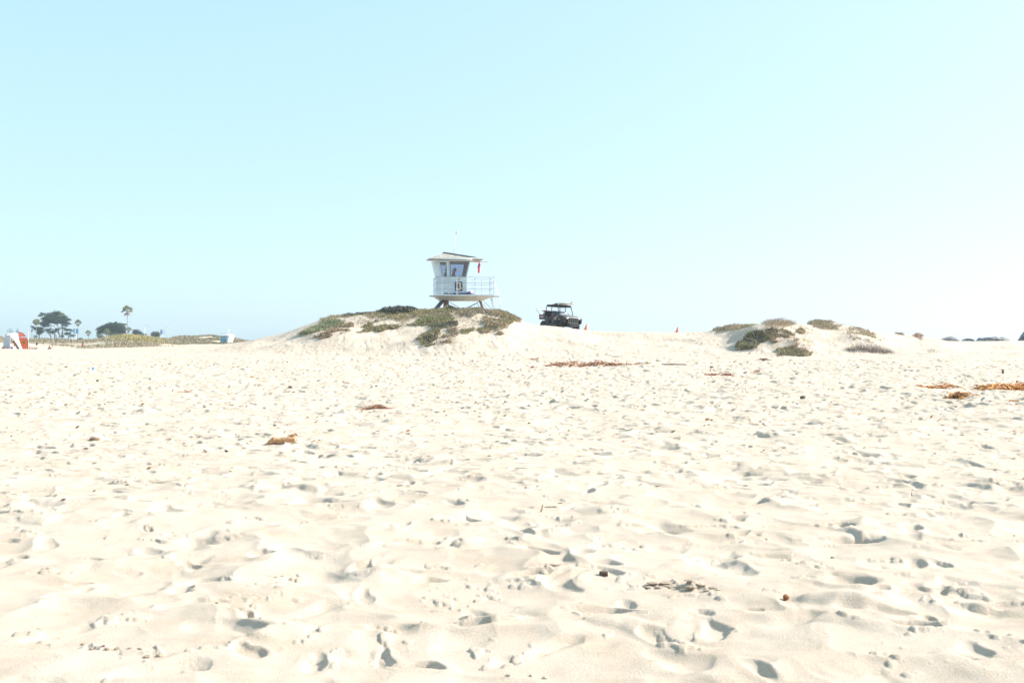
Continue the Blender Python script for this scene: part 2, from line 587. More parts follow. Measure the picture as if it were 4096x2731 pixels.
def scrub_mask(x, y):
    yy = np.maximum(y, 1.0)
    th = x / yy
    fy = np.interp(th, _fth, _ft[:, 2])
    tt = (y - 112) / (fy - 112)
    lo = np.interp(th, [-.50, -.42], [.42, .16])
    m = sstep((tt - lo + rot_noise(x, y, 7, 21, .2) * .22) / .22) * (y < 330) * (th < -0.26)
    return m


th_f = np.linspace(R(-40), R(40), 1640)
th_c = np.linspace(R(40), R(320), 96)[1:]
TH = np.concatenate([th_f, th_c])          # closed ring; the last repeats R(-40)+360
r_in = np.geomspace(0.5, 3.4, 14)[:-1]
r_mid = np.geomspace(3.4, 122.0, 1290)
r_out = np.geomspace(122.0, 1300, 100)[1:]
RR = np.concatenate([r_in, r_mid, r_out])
TT, RG = np.meshgrid(TH, RR)
GX = RG * np.sin(TT)
GY = RG * np.cos(TT)
GZ = macro(GX, GY)
# the sea bed side of the sheet sinks a little so the horizon is water and flat ground
nmid = slice(0, len(r_in) + len(r_mid))
nf = len(th_f)
X1, Y1 = GX[nmid, :nf], GY[nmid, :nf]
fade = (1 - sstep((RG[nmid, :nf] - 95) / 27)) * (1 - .42 * sstep((RG[nmid, :nf] - 50) / 7)) * (.80 + .20 * sstep((RG[nmid, :nf] - 14) / 14))
near = 1 - sstep((RG[nmid, :nf] - 9) / 14)
D = np.zeros_like(X1)
right = 0.75 + 0.5 * sstep((X1 / np.maximum(Y1, 1) + .5) / 1.0)
D += rot_noise(X1, Y1, 5.2, 31, .3) * .045
D += rot_noise(X1, Y1, 1.9, 32, .8) * .034 * right
# domain warp makes every dent and ridge irregular
WX = rot_noise(X1, Y1, .33, 81, .3) * .085 + rot_noise(X1, Y1, .13, 82, 1.0) * .036
WY = rot_noise(X1, Y1, .33, 83, .7) * .085 + rot_noise(X1, Y1, .13, 84, .2) * .036
XW, YW = X1 + WX, Y1 + WY
D += (.5 - np.abs(rot_noise(XW, YW, .95, 33, .2))) * .072 * right
D += (.5 - np.abs(rot_noise(XW, YW, .48, 34, 1.2))) * .028 * right
rough_m = sstep(rot_noise(X1, Y1, 1.5, 36, .5) * 1.3 - .05)
D += (.5 - np.abs(rot_noise(XW, YW * .8, .24, 38, .6))) * .010
D += rot_noise(XW, YW, .16, 35, .7) * .0060 * (.3 + rough_m)
D += rot_noise(XW, YW, .07, 37, .1) * .0030 * (.25 + rough_m) * near


def window_of(sx, sy, rad):
    r0 = math.hypot(sx, sy)
    t0 = math.atan2(sx, sy)
    i0, i1 = np.searchsorted(RR, [r0 - rad, r0 + rad])
    j0, j1 = np.searchsorted(th_f, [t0 - rad / r0, t0 + rad / r0])
    return i0, min(i1, D.shape[0]), j0, j1


def stamp(sx, sy, ang, a, b, depth, power, rim, skew):
    i0, i1, j0, j1 = window_of(sx, sy, max(a, b) * 2.4)
    if i1 - i0 < 1 or j1 - j0 < 1:
        return
    dx = XW[i0:i1, j0:j1] - sx
    dy = YW[i0:i1, j0:j1] - sy
    ca, sa = math.cos(ang), math.sin(ang)
    u = (dx * ca + dy * sa) / a
    v = (-dx * sa + dy * ca) / (b * (1 + 0.18 * np.clip(u, -1.5, 1.5)))
    q = np.sqrt(u * u + v * v)
    if math.hypot(sx, sy) < 13:
        depth *= .8
    pit = -depth * np.clip(1 - q ** power, 0, 1) * (1 + skew * np.clip(u, -1, 1) * .45)
    ring = .75 * rim * depth * np.exp(-((q - 1.3) / .40) ** 2) * np.clip(.55 + skew * np.clip(u, -1, 1) * .5, 0, 1)
    D[i0:i1, j0:j1] += pit + ring


CR = np.zeros_like(D)


def crumbs(sx, sy, ang, a, b, amp=1.0):
    """patch where the crust broke into crumbs"""
    i0, i1, j0, j1 = window_of(sx, sy, max(a, b) * 2.2)
    if i1 - i0 < 1 or j1 - j0 < 1:
        return
    dx = XW[i0:i1, j0:j1] - sx
    dy = YW[i0:i1, j0:j1] - sy
    ca, sa = math.cos(ang), math.sin(ang)
    u = (dx * ca + dy * sa) / a
    v = (-dx * sa + dy * ca) / b
    CR[i0:i1, j0:j1] = np.maximum(CR[i0:i1, j0:j1], amp * np.exp(-(u * u + v * v)))


rs = random.Random(5)
# footprints at random all over the beach
nst = 0
while nst < 8200:
    rr = math.sqrt(rs.uniform(3.2 ** 2, 64 ** 2))
    tt_ = rs.uniform(R(-36), R(36))
    if rs.random() > 0.5 + 0.5 * (tt_ / R(36) * .5 + .5):
        continue
    sx, sy = rr * math.sin(tt_), rr * math.cos(tt_)
    nst += 1
    ang = rs.uniform(0, math.pi * 2)
    k = rs.random()
    if k < .6 or (rr < 11 and k < .8):       # old, wind softened; a third are the heaps kicked up beside them
        stamp(sx, sy, ang, rs.uniform(.16, .32), rs.uniform(.10, .20), rs.uniform(.025, .06) * (-.8 if rs.random() < .35 else 1), rs.uniform(1.5, 2.2), rs.uniform(.15, .4), rs.uniform(-.8, .8))
    elif k < .88:    # clear print
        stamp(sx, sy, ang, rs.uniform(.12, .17), rs.uniform(.055, .085), rs.uniform(.03, .060), rs.uniform(1.8, 3.2), rs.uniform(.25, .55), rs.uniform(-1, 1))
    else:            # heel dent
        stamp(sx, sy, ang, rs.uniform(.06, .10), rs.uniform(.045, .07), rs.uniform(.018, .036), rs.uniform(1.8, 3), rs.uniform(.2, .6), rs.uniform(-1, 1))
# fresh lines of steps
for k in range(44):
    rr = rs.uniform(5, 55)
    tt_ = rs.uniform(R(-33), R(33))
    x0, y0 = rr * math.sin(tt_), rr * math.cos(tt_)
    hd = rs.uniform(0, 2 * math.pi)
    for i in range(rs.randint(6, 22)):
        x0 += math.cos(hd) * .68
        y0 += math.sin(hd) * .68
        hd += rs.uniform(-.07, .07)
        if 3.4 < math.hypot(x0, y0) < 66 and abs(math.atan2(x0, y0)) < R(38):
            sgn = 1 if i % 2 else -1
            stamp(x0 - math.sin(hd) * .1 * sgn, y0 + math.cos(hd) * .1 * sgn, hd + .1 * sgn, rs.uniform(.13, .16), rs.uniform(.06, .08), rs.uniform(.03, .055), rs.uniform(2, 4), rs.uniform(.3, .6), rs.uniform(.2, 1))
# many small dents on the far half, where the sand is trampled
for k in range(9000):
    rr = rs.uniform(10, 48)
    tt_ = rs.uniform(R(-33), R(33))
    a_ = rs.uniform(.04, .12)
    stamp(rr * math.sin(tt_), rr * math.cos(tt_), rs.uniform(-.6, .6), a_, a_ * rs.uniform(.4, .8), a_ * rs.uniform(.15, .38), rs.uniform(1.5, 2.6), rs.uniform(.2, .6), rs.uniform(-1, 1))
for k in range(9000):
    rr = math.sqrt(rs.uniform(22 ** 2, 70 ** 2))
    tt_ = rs.uniform(R(-34), R(34))
    stamp(rr * math.sin(tt_), rr * math.cos(tt_), rs.uniform(0, 6.3), rs.uniform(.10, .26), rs.uniform(.06, .14), rs.uniform(.022, .07), rs.uniform(1.6, 3), rs.uniform(.2, .6), rs.uniform(-1, 1))
# a few deep dark pits seen in the photograph
for px, py, a_, b_, dp in ((3420, 2165, .26, .15, .10), (3350, 2330, .17, .11, .085), (1850, 2465, .15, .10, .075), (1610, 2640, .14, .05, .06), (2940, 2085, .13, .08, .06),
                           (2625, 2515, .15, .09, .06), (3020, 2020, .2, .07, .07), (3360, 1990, .16, .1, .06), (2080, 2590, .22, .06, .05), (1700, 2165, .09, .06, .05), (1010, 2220, .12, .07, .06),
                           (860, 2510, .22, .13, .05), (640, 2700, .24, .13, .07), (2480, 1815, .28, .1, .07), (1460, 1785, .25, .12, .06), (3600, 2510, .12, .08, .06), (4040, 2440, .2, .08, .07),
                           (2270, 2290, .1, .05, .045), (300, 2340, .1, .06, .04), (760, 2380, .08, .06, .04), (600, 2360, .08, .06, .035), (95, 2230, .13, .08, .05)):
    Y_ = EYE * F / (py - CY)
    stamp((px - CX) / F * Y_, Y_, rs.uniform(-.5, .5), a_, b_, dp, 2.2, .45, rs.uniform(.2, 1))
for (px, py, a_, b_) in ((1180, 2290, .15, .10), (2620, 2345, .18, .04), (2790, 2350, .12, .06), (380, 2590, .16, .05), (570, 2640, .10, .05), (880, 2330, .10, .04),
                         (3560, 2240, .14, .07), (3950, 2380, .16, .10), (3720, 2520, .14, .05), (1010, 1950, .16, .06), (1560, 1890, .30, .16), (2460, 2070, .18, .07),
                         (1770, 2090, .14, .06), (470, 1950, .2, .06), (250, 2060, .16, .06), (3300, 2110, .16, .08), (4000, 1930, .3, .12), (3500, 1940, .3, .1)):
    Y_ = EYE * F / (py - CY)
    crumbs((px - CX) / F * Y_, Y_, rs.uniform(-.2, .2), a_, b_, 1.0)
for k in range(2600):
    rr = rs.uniform(4.6, 46) if rs.random() < .6 else math.sqrt(rs.uniform(4.6 ** 2, 40 ** 2))
    tt_ = rs.uniform(R(-32), R(32))
    ln = rs.uniform(.05, .26)
    crumbs(rr * math.sin(tt_), rr * math.cos(tt_), rs.uniform(0, 3.1), ln, ln * rs.uniform(.3, .6), rs.uniform(.4, .9))


def ledge(px, py, w, back, hgt, seed):
    """broken edge of the crust: an abrupt step facing the camera side, easing out behind"""
    Y_ = EYE * F / (py - CY)
    sx, sy = (px - CX) / F * Y_, Y_
    i0, i1, j0, j1 = window_of(sx, sy, max(w, back) * 1.5)
    dx = XW[i0:i1, j0:j1] - sx
    dy = YW[i0:i1, j0:j1] - sy + rot_noise(X1[i0:i1, j0:j1], Y1[i0:i1, j0:j1] * .2, .07, seed, .1) * .03
    env = np.clip(1 - (dx / w) ** 2, 0, 1)
    D[i0:i1, j0:j1] += hgt * env ** .5 * sstep(dy / .012) * np.exp(-np.clip(dy, 0, None) / back)


for k_, (px, py, w, back, hgt) in enumerate(((2650, 2342, .17, .10, .035), (2800, 2352, .13, .08, .03), (2720, 2375, .12, .05, .02), (1200, 2325, .16, .10, .03), (560, 2632, .12, .06, .035), (400, 2600, .10, .05, .03),
                                             (590, 2170, .16, .08, .03), (3850, 2375, .18, .1, .03), (3700, 2510, .16, .08, .035), (4020, 2440, .16, .1, .035), (2480, 2075, .16, .07, .03), (470, 1950, .18, .08, .03),
                                             (3560, 2110, .2, .1, .03), (3330, 1990, .2, .1, .035), (1560, 1900, .3, .16, .03), (2100, 1840, .2, .1, .03), (900, 2335, .1, .05, .02), (3300, 2100, .14, .08, .03))):
    ledge(px, py, w, back, hgt, 300 + k_)
for k_ in range(420):
    rr = rs.uniform(5, 40)
    tt_ = rs.uniform(R(-32), R(32))
    py_ = CY + EYE * F / (rr * math.cos(tt_))
    ledge(CX + F * math.tan(tt_), py_, rs.uniform(.05, .22), rs.uniform(.04, .14), rs.uniform(.012, .034), 400 + k_)
c1 = rot_noise(X1, Y1, .062, 91, .2)
c2 = rot_noise(X1, Y1, .034, 92, .9)
cz = np.clip(c1 + .55 * c2 - (1.12 - 1.25 * CR), 0, .9)
D += (1 - .5 * sstep((RG[nmid, :nf] - 12) / 12)) * np.minimum(np.sqrt(cz + 1e-6) * .030, .017) * np.clip(CR * 1.6, 0, 1) * (cz > 0)

GZ[nmid, :nf] += D * fade * (1 - sstep((np.abs(TT[nmid, :nf]) - R(37)) / R(3)))


def gz(x, y):
    """height of the finished sand at a point"""
    r_, t_ = math.hypot(x, y), math.atan2(x, y)
    if r_ > 120 or abs(t_) > R(39):
        return float(macro(np.array([x]), np.array([y]))[0])
    i = int(np.clip(np.searchsorted(RR, r_) - 1, 0, len(RR) - 2))
    j = int(np.clip(np.searchsorted(th_f, t_) - 1, 0, nf - 2))
    a = (r_ - RR[i]) / (RR[i + 1] - RR[i])
    b = (t_ - th_f[j]) / (th_f[j + 1] - th_f[j])
    return float((GZ[i, j] * (1 - b) + GZ[i, j + 1] * b) * (1 - a) + (GZ[i + 1, j] * (1 - b) + GZ[i + 1, j + 1] * b) * a)


def hit(px, py, y0=3.5, y1=75.0):
    """first point of the sand seen at a photo pixel"""
    ys = np.geomspace(y0, y1, 900)
    x = (px - CX) / F * ys
    z = EYE - (py - CY) / F * ys
    g = macro(x, ys)
    b = np.nonzero(z <= g)[0]
    i = b[0] if len(b) else len(ys) - 1
    for _ in range(1):
        X, Y = x[i], ys[i]
    return Vector((X, Y, gz(X, Y)))


def build_sand():
    nr, nc = GX.shape
    me = bpy.data.meshes.new('sand')
    co_ = np.stack([GX, GY, GZ], axis=-1).reshape(-1, 3).astype(np.float32)
    centre = np.array([[0, 0, float(macro(np.array([0.]), np.array([0.]))[0])]], dtype=np.float32)
    co_ = np.concatenate([co_, centre])
    nv = len(co_)
    ii, jj = np.meshgrid(np.arange(nr - 1), np.arange(nc), indexing='ij')
    j2 = (jj + 1) % nc
    q = np.stack([ii * nc + jj, ii * nc + j2, (ii + 1) * nc + j2, (ii + 1) * nc + jj], axis=-1).reshape(-1, 4)[:, ::-1]
    # the last column coincides with the first: drop it by joining column nc-2 to column 0
    q = q[(jj.reshape(-1) != nc - 1)]
    q = np.where((q % nc == nc - 1) & (q < nr * nc), q - (nc - 1), q)
    nq = len(q)
    jt = np.arange(nc - 1)
    tri = np.stack([np.full(nc - 1, nv - 1), (jt + 1) % (nc - 1), jt], axis=-1)
    loops = np.concatenate([q.reshape(-1), tri.reshape(-1)]).astype(np.int32)
    me.vertices.add(nv)
    me.vertices.foreach_set('co', co_.ravel())
    me.loops.add(len(loops))
    me.loops.foreach_set('vertex_index', loops)
    npoly = nq + len(tri)
    me.polygons.add(npoly)
    ls = np.concatenate([np.arange(nq) * 4, nq * 4 + np.arange(len(tri)) * 3]).astype(np.int32)
    lt = np.concatenate([np.full(nq, 4), np.full(len(tri), 3)]).astype(np.int32)
    me.polygons.foreach_set('loop_start', ls)
    me.polygons.foreach_set('loop_total', lt)
    me.polygons.foreach_set('use_smooth', np.ones(npoly, dtype=bool))
    me.update(calc_edges=True)
    a = me.attributes.new('scrub', 'FLOAT', 'POINT')
    sm = np.concatenate([scrub_mask(GX, GY).reshape(-1), [0]]).astype(np.float32)
    a.data.foreach_set('value', sm)
    m = bpy.data.materials.new('sand')
    m.use_nodes = True
    t = m.node_tree
    p = t.nodes['Principled BSDF']
    p.inputs['Roughness'].default_value = 0.95
    p.inputs['Specular IOR Level'].default_value = 0.15
    tc = t.nodes.new('ShaderNodeTexCoord')

    def noise(scale, detail=5, rough=.6):
        n = t.nodes.new('ShaderNodeTexNoise')
        n.inputs['Scale'].default_value = scale
        n.inputs['Detail'].default_value = detail
        n.inputs['Roughness'].default_value = rough
        t.links.new(tc.outputs['Object'], n.inputs['Vector'])
        return n.outputs['Fac']

    def ramp(fac, stops):
        r = t.nodes.new('ShaderNodeValToRGB')
        e = r.color_ramp.elements
        for k, (pos, c) in enumerate(stops):
            el = e[k] if k < 2 else e.new(pos)
            el.position = pos
            el.color = (*c, 1)
        t.links.new(fac, r.inputs['Fac'])
        return r.outputs['Color']

    def mix(fac, a_, b_, mode='MIX'):
        x = t.nodes.new('ShaderNodeMix')
        x.data_type = 'RGBA'
        x.blend_type = mode
        if isinstance(fac, float):
            x.inputs[0].default_value = fac
        else:
            t.links.new(fac, x.inputs[0])
        for s_, i in ((a_, 6), (b_, 7)):
            if isinstance(s_, tuple):
                x.inputs[i].default_value = (*s_, 1)
            else:
                t.links.new(s_, x.inputs[i])
        return x.outputs[2]

    c = ramp(noise(.8, 7), [(.3, (.546, .453, .370)), (.7, (.624, .529, .444))])
    grain = ramp(noise(150, 3, .8), [(.32, (.66, .63, .60)), (.62, (1, 1, 1))])
    c = mix(.7, c, grain, 'MULTIPLY')
    tanp = ramp(noise(2.3, 6, .7), [(.45, (1, 1, 1)), (.72, (.86, .82, .76))])
    c = mix(.8, c, tanp, 'MULTIPLY')
    speck = ramp(noise(26, 3, .8), [(.70, (0, 0, 0)), (.78, (1, 1, 1))])
    c = mix(mix(.35, (0, 0, 0), speck), c, (.33, .26, .19))
    at = t.nodes.new('ShaderNodeAttribute')
    at.attribute_name = 'scrub'
    sc = ramp(noise(.16, 5), [(.3, (.34, .29, .21)), (.7, (.52, .45, .35))])
    c = mix(at.outputs['Fac'], c, sc)
    t.links.new(c, p.inputs['Base Color'])
    b = t.nodes.new('ShaderNodeBump')
    b.inputs['Strength'].default_value = 0.8
    b.inputs['Distance'].default_value = 0.010
    t.links.new(noise(75, 6, .75), b.inputs['Height'])
    t.links.new(b.outputs['Normal'], p.inputs['Normal'])
    me.materials.append(m)
    o = bpy.data.objects.new('sand', me)
    COL.objects.link(o)
    tag(o, kind='structure')
    return o


build_sand()


# ------------------------------------------------------------------ dune plants
GREEN = [(.165, .172, .085), (.21, .20, .11), (.18, .17, .10)]
BRIGHT = [(.16, .19, .075), (.22, .235, .10), (.24, .23, .11)]
OLIVE = [(.235, .212, .115), (.29, .25, .15), (.20, .19, .10)]
BROWN = [(.30, .22, .15), (.37, .28, .20), (.25, .195, .13)]
RED = [(.31, .18, .14), (.29, .19, .15), (.25, .18, .13)]
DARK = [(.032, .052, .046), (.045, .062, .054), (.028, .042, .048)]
GREY = [(.20, .17, .15), (.26, .22, .18), (.15, .14, .12)]
MIXED = OLIVE + BROWN + GREEN


def in_poly(px, py, poly):
    inside = np.zeros(px.shape, bool)
    n = len(poly)
    for i in range(n):
        x1, y1 = poly[i]
        x2, y2 = poly[(i + 1) % n]
        c = ((y1 > py) != (y2 > py)) & (px < (x2 - x1) * (py - y1) / (y2 - y1 + 1e-12) + x1)
        inside ^= c
    return inside


def sample_patch(poly, n, rng, ylo=52, yhi=67, back=1.2):
    xs_ = [p[0] for p in poly]
    ox, oy = [], []
    got = 0
    for _ in range(60):
        k = 40000
        px = rng.uniform(min(xs_), max(xs_), k)
        Y = rng.uniform(ylo, yhi, k)
        X = (px - CX) / F * Y
        z = macro(X, Y)
        py = CY - (z - EYE) / Y * F
        yc = np.interp(X, _xs, _yc)
        jx = rot_noise(X, Y, .7, 44, .3) * 13 + rot_noise(X, Y, .25, 45, 1.0) * 8
        jy = rot_noise(X, Y, .7, 46, .8) * 5 + rot_noise(X, Y, .25, 47, .2) * 4
        ok = in_poly(px + jx, py + jy, poly) & (Y < yc + back)
        ox.append(X[ok])
        oy.append(Y[ok])
        got += ok.sum()
        if got >= n:
            break
    return np.concatenate(ox)[:n], np.concatenate(oy)[:n]


Z5 = lambda pts: [(1150 + x / 4.276, 1180 + y / 4.276) for x, y in pts]
Z6 = lambda pts: [(1600 + x / 4.276, 1180 + y / 4.276) for x, y in pts]
Z7 = lambda pts: [(2800 + x / 3.618, 1240 + y / 3.618) for x, y in pts]
Z8 = lambda pts: [(3300 + x / 2.955, 1240 + y / 2.955) for x, y in pts]


def patch(name, label, cat, poly, n, pal, h=.16, L=(.08, .17), wd=.028, up=.9, gap=.35, group=None, seed=0, back=1.2, mat_='leaf', dome=False):
    rng = np.random.default_rng(100 + seed)
    X, Y = sample_patch(poly, int(n * 1.7), rng, back=back)
    # clumps and bare gaps
    nz = rot_noise(X, Y, .55, 50 + seed, .3) + .6 * rot_noise(X, Y, .22, 51 + seed, .8)
    keep = nz > -1.25 + gap * 2.1 + (rng.random(len(nz)) - .5) * .5
    X, Y, nz = X[keep][:n], Y[keep][:n], nz[keep][:n]
    m = len(X)
    if m == 0:
        print('EMPTY PATCH', label)
        return None
    lift = np.clip(.35 + .5 * nz, 0.05, 1.2) * h
    if dome:
        pu_ = CX + X / Y * F
        pu_ = (pu_ - min(p[0] for p in poly)) / (max(p[0] for p in poly) - min(p[0] for p in poly))
        lift = h * (.75 + .25 * nz) * np.clip(1 - (2 * pu_ - 1) ** 2, 0, 1) ** .8
    z = macro(X, Y) + lift * rng.random(m) ** .6
    d = rng.normal(size=(m, 3))
    d[:, 2] = np.abs(d[:, 2]) * .6 + up
    base = np.stack([X, Y, z - .02], axis=-1)
    ln = rng.uniform(L[0], L[1], m)
    P = leaf_quads(base, d, ln, wd * rng.uniform(.7, 1.4, m), rng)
    pal = np.array(pal)
    reg = rot_noise(X, Y, .9, 60 + seed, .5) * .5 + .5 + rng.normal(0, .22, m)
    idx = np.clip((reg * len(pal)).astype(int), 0, len(pal) - 1)
    cols = np.clip(pal[idx] * np.exp(rng.normal(.12, .5, (m, 1))), 0, .6)
    dry = rng.random(m) < .22
    cols[dry] = np.array((.40, .32, .22)) * rng.uniform(.7, 1.2, (int(dry.sum()), 1))
    c = base.mean(axis=0)
    o = quad_obj(name, P - c, cols, mat_, loc=tuple(c))
    tag(o, label, cat, group)
    return o


ICE = 'ice plant mats on the tower dune'
patch('ice_plant', 'skyline shrub mound left of the lifeguard tower, its backlit side coloured dark', 'plant',
      Z5([(1490, 310), (1620, 215), (1850, 190), (2050, 205), (2230, 250), (2260, 310), (1900, 320), (1700, 325)]), 7000, DARK, h=.46, up=.5, seed=1, back=2.5, gap=-.1, group=ICE, dome=True)  # dark leaf palette paints in the backlit, shaded side of the mound
patch('ice_plant', 'thin brownish plant strip along the left skyline of the tower dune', 'plant',
      Z5([(540, 450), (800, 340), (1000, 310), (1480, 300), (1560, 345), (1400, 415), (1250, 385), (900, 375), (800, 415), (640, 455)]), 4200, MIXED, h=.14, seed=2, gap=.35, group=ICE)
patch('dune_grass', 'grey-green grassy patch at the left end of the tower dune', 'grass patch',
      Z5([(210, 680), (330, 610), (470, 560), (560, 460), (850, 440), (1000, 480), (850, 560), (560, 630), (250, 705)]), 5200, [(.19, .23, .13), (.23, .26, .16), (.17, .20, .12)], h=.14, L=(.12, .3), wd=.02, seed=3, gap=.15, group=ICE)
patch('ice_plant', 'reddish-brown mat low on the left flank of the tower dune', 'plant',
      Z5([(430, 755), (700, 620), (900, 530), (1050, 500), (1280, 490), (1100, 550), (980, 650), (850, 700), (600, 755)]), 4200, BROWN + OLIVE + RED, h=.13, seed=4, gap=.5, group=ICE)
patch('ice_plant', 'olive mat on the mid slope below the dark skyline shrub', 'plant',
      Z5([(1150, 655), (1350, 530), (1500, 465), (1700, 520), (1980, 512), (1800, 585), (1450, 615), (1250, 655)]), 3600, OLIVE + GREEN, h=.13, seed=5, gap=.45, group=ICE)
patch('ice_plant', 'long yellow-green band of mat just under the dark skyline shrub', 'plant',
      Z5([(1480, 325), (1900, 300), (2250, 280), (2400, 300), (2300, 400), (2200, 410), (1950, 410), (1700, 425), (1500, 455), (1600, 385)]), 5200, OLIVE + [(.22, .20, .06)], h=.17, seed=6, gap=.3, group=ICE)
patch('ice_plant', 'green plants around the foot of the brown tower pier', 'plant',
      Z6([(380, 330), (540, 265), (760, 235), (900, 300), (700, 310), (520, 345)]), 2600, GREEN + OLIVE, h=.18, seed=7, gap=.15, group=ICE)
patch('ice_plant', 'bright green mat in the middle of the slope below the tower', 'plant',
      Z6([(100, 535), (270, 480), (330, 400), (520, 345), (800, 340), (930, 430), (930, 475), (700, 495), (400, 535), (200, 548)]), 5600, BRIGHT + GREEN, h=.17, seed=8, gap=.1, group=ICE)
patch('ice_plant', 'plants underneath the tower platform, coloured dark for its shade', 'plant',
      Z6([(735, 245), (760, 205), (1010, 225), (1030, 250), (880, 295)]), 2200, DARK + GREEN, h=.25, up=.6, seed=9, gap=.05, back=2.5, group=ICE)  # shade of the tower put into the leaf colours
patch('ice_plant', 'olive mat on the skyline under the right legs of the tower', 'plant',
      Z6([(930, 320), (1100, 230), (1400, 205), (1560, 250), (1620, 270), (1500, 340), (1300, 350), (1100, 400)]), 4200, OLIVE + GREY, h=.15, seed=10, gap=.55, group=ICE)
patch('ice_plant', 'large brown mat covering the right shoulder of the tower dune', 'plant',
      Z6([(1620, 270), (1800, 258), (1900, 290), (2065, 420), (2050, 475), (1900, 485), (1850, 550), (1700, 560), (1650, 610), (1560, 655), (1400, 655), (1310, 625), (1400, 540), (1440, 420), (1500, 345)]), 9500, BROWN + OLIVE + [(.15, .15, .08)], h=.2, seed=11, gap=.42, group=ICE)
patch('ice_plant', 'small dark green tuft row on bare sand below the bright green mat', 'plant',
      Z6([(480, 600), (560, 530), (760, 500), (940, 470), (985, 520), (800, 560), (650, 605)]), 1700, GREEN + DARK, h=.14, seed=12, group=ICE)
patch('dune_bush', 'isolated dark bush at the foot of the tower dune with shadow to its left', 'bush',
      Z6([(290, 795), (400, 690), (620, 620), (690, 640), (640, 750), (560, 830), (430, 900), (350, 840)]), 3400, GREEN + OLIVE + DARK, h=.42, up=.6, seed=13, gap=.12)
patch('dry_plant', 'brown twiggy plant beside the isolated dark bush at the dune foot', 'plant',
      Z6([(780, 650), (850, 560), (1020, 590), (1030, 660), (920, 720), (900, 850), (800, 800), (690, 840), (740, 740)]), 1700, BROWN + GREY, h=.13, up=.35, seed=14, gap=.6, group=ICE)
patch('ice_plant', 'thin sparse olive mat in the sand right of the twiggy plant', 'plant',
      Z6([(1040, 600), (1250, 560), (1290, 640), (1100, 660)]), 700, OLIVE + GREEN, h=.1, seed=15, gap=.4, group=ICE)
patch('dry_plant', 'tiny brown tuft on sand below the right shoulder mat', 'plant',
      Z6([(1640, 690), (1690, 620), (1770, 655), (1720, 690)]), 260, BROWN, h=.1, seed=16, group=ICE)
RD = 'plants on the right-hand dune'
patch('dune_bush', 'olive and brown bush on the left skyline knoll of the right dune', 'bush',
      Z7([(180, 305), (360, 220), (560, 195), (700, 220), (810, 245), (620, 265), (450, 325), (400, 305), (270, 335)]), 2800, OLIVE + BROWN, h=.2, seed=17, gap=.4, group=RD)
patch('dune_bush', 'largest dark green bush spilling down the front of the right dune', 'bush',
      Z7([(500, 555), (620, 420), (750, 340), (900, 290), (1080, 305), (1120, 345), (980, 420), (850, 480), (830, 560), (660, 565), (560, 595)]), 6200, GREEN + DARK + OLIVE, h=.34, up=.6, seed=18, gap=.08, group=RD)
patch('dry_plant', 'spiky dead brush on the top of the right dune', 'bush',
      Z7([(880, 275), (960, 195), (1060, 150), (1180, 175), (1330, 175), (1400, 215), (1250, 255), (1150, 300), (1000, 290)]), 2600, GREY + BROWN, h=.3, L=(.15, .35), wd=.014, up=.9, seed=19, gap=.25, group=RD)
patch('dry_plant', 'tan dry mat in the middle of the right dune beside the dark bush', 'plant',
      Z7([(1080, 320), (1200, 290), (1320, 330), (1410, 400), (1150, 405), (1060, 470), (960, 455)]), 1900, BROWN + OLIVE, h=.14, seed=20, gap=.35, group=RD)
patch('dry_plant', 'rust coloured trailing runners down the middle of the right dune', 'plant',
      Z7([(1260, 350), (1360, 365), (1430, 460), (1410, 525), (1250, 545), (1220, 440)]), 1000, [(.36, .22, .13), (.30, .17, .10)], h=.07, wd=.018, L=(.1, .26), up=.0, seed=21, gap=.62, group=RD)
patch('dune_bush', 'low olive bush on flat sand at the foot of the right dune', 'bush',
      Z7([(1080, 645), (1180, 555), (1350, 525), (1500, 545), (1625, 645), (1400, 660), (1150, 660)]), 3600, OLIVE + GREEN + BROWN, h=.3, up=.6, seed=22, gap=.08, group=RD)
patch('dune_bush', 'tall olive bush capping the right skyline knoll of the right dune', 'bush',
      Z7([(1550, 215), (1640, 160), (1770, 125), (1870, 145), (1960, 215), (2045, 270), (2000, 312), (1850, 295), (1640, 255)]), 3800, OLIVE + GREY + BROWN, h=.3, seed=23, gap=.35, group=RD)
patch('dry_plant', 'small tan tuft on bare sand left of the capped knoll', 'plant',
      Z7([(1390, 325), (1450, 285), (1540, 330), (1450, 368)]), 700, BROWN + OLIVE, h=.16, seed=24, group=RD)
patch('dry_plant', 'sparse brown scrub on the slope right of the capped knoll', 'plant',
      Z8([(180, 335), (300, 230), (420, 212), (500, 250), (620, 340), (730, 372), (500, 392), (430, 340), (370, 365), (250, 335)]), 2400, BROWN + [(.34, .25, .14)], h=.10, up=.3, seed=25, gap=.6, group=RD)
patch('dune_bush', 'reddish bush at the right end of the right dune skyline', 'bush',
      Z8([(1030, 300), (1060, 262), (1100, 280), (1165, 345), (1120, 352), (1050, 322)]), 1200, RED, h=.28, seed=26, gap=.05, group=RD)
patch('dry_plant', 'small brown tuft on the skyline left of the reddish bush', 'plant',
      Z8([(830, 296), (870, 262), (935, 280), (900, 300)]), 350, BROWN + GREY, h=.14, seed=27, group=RD)


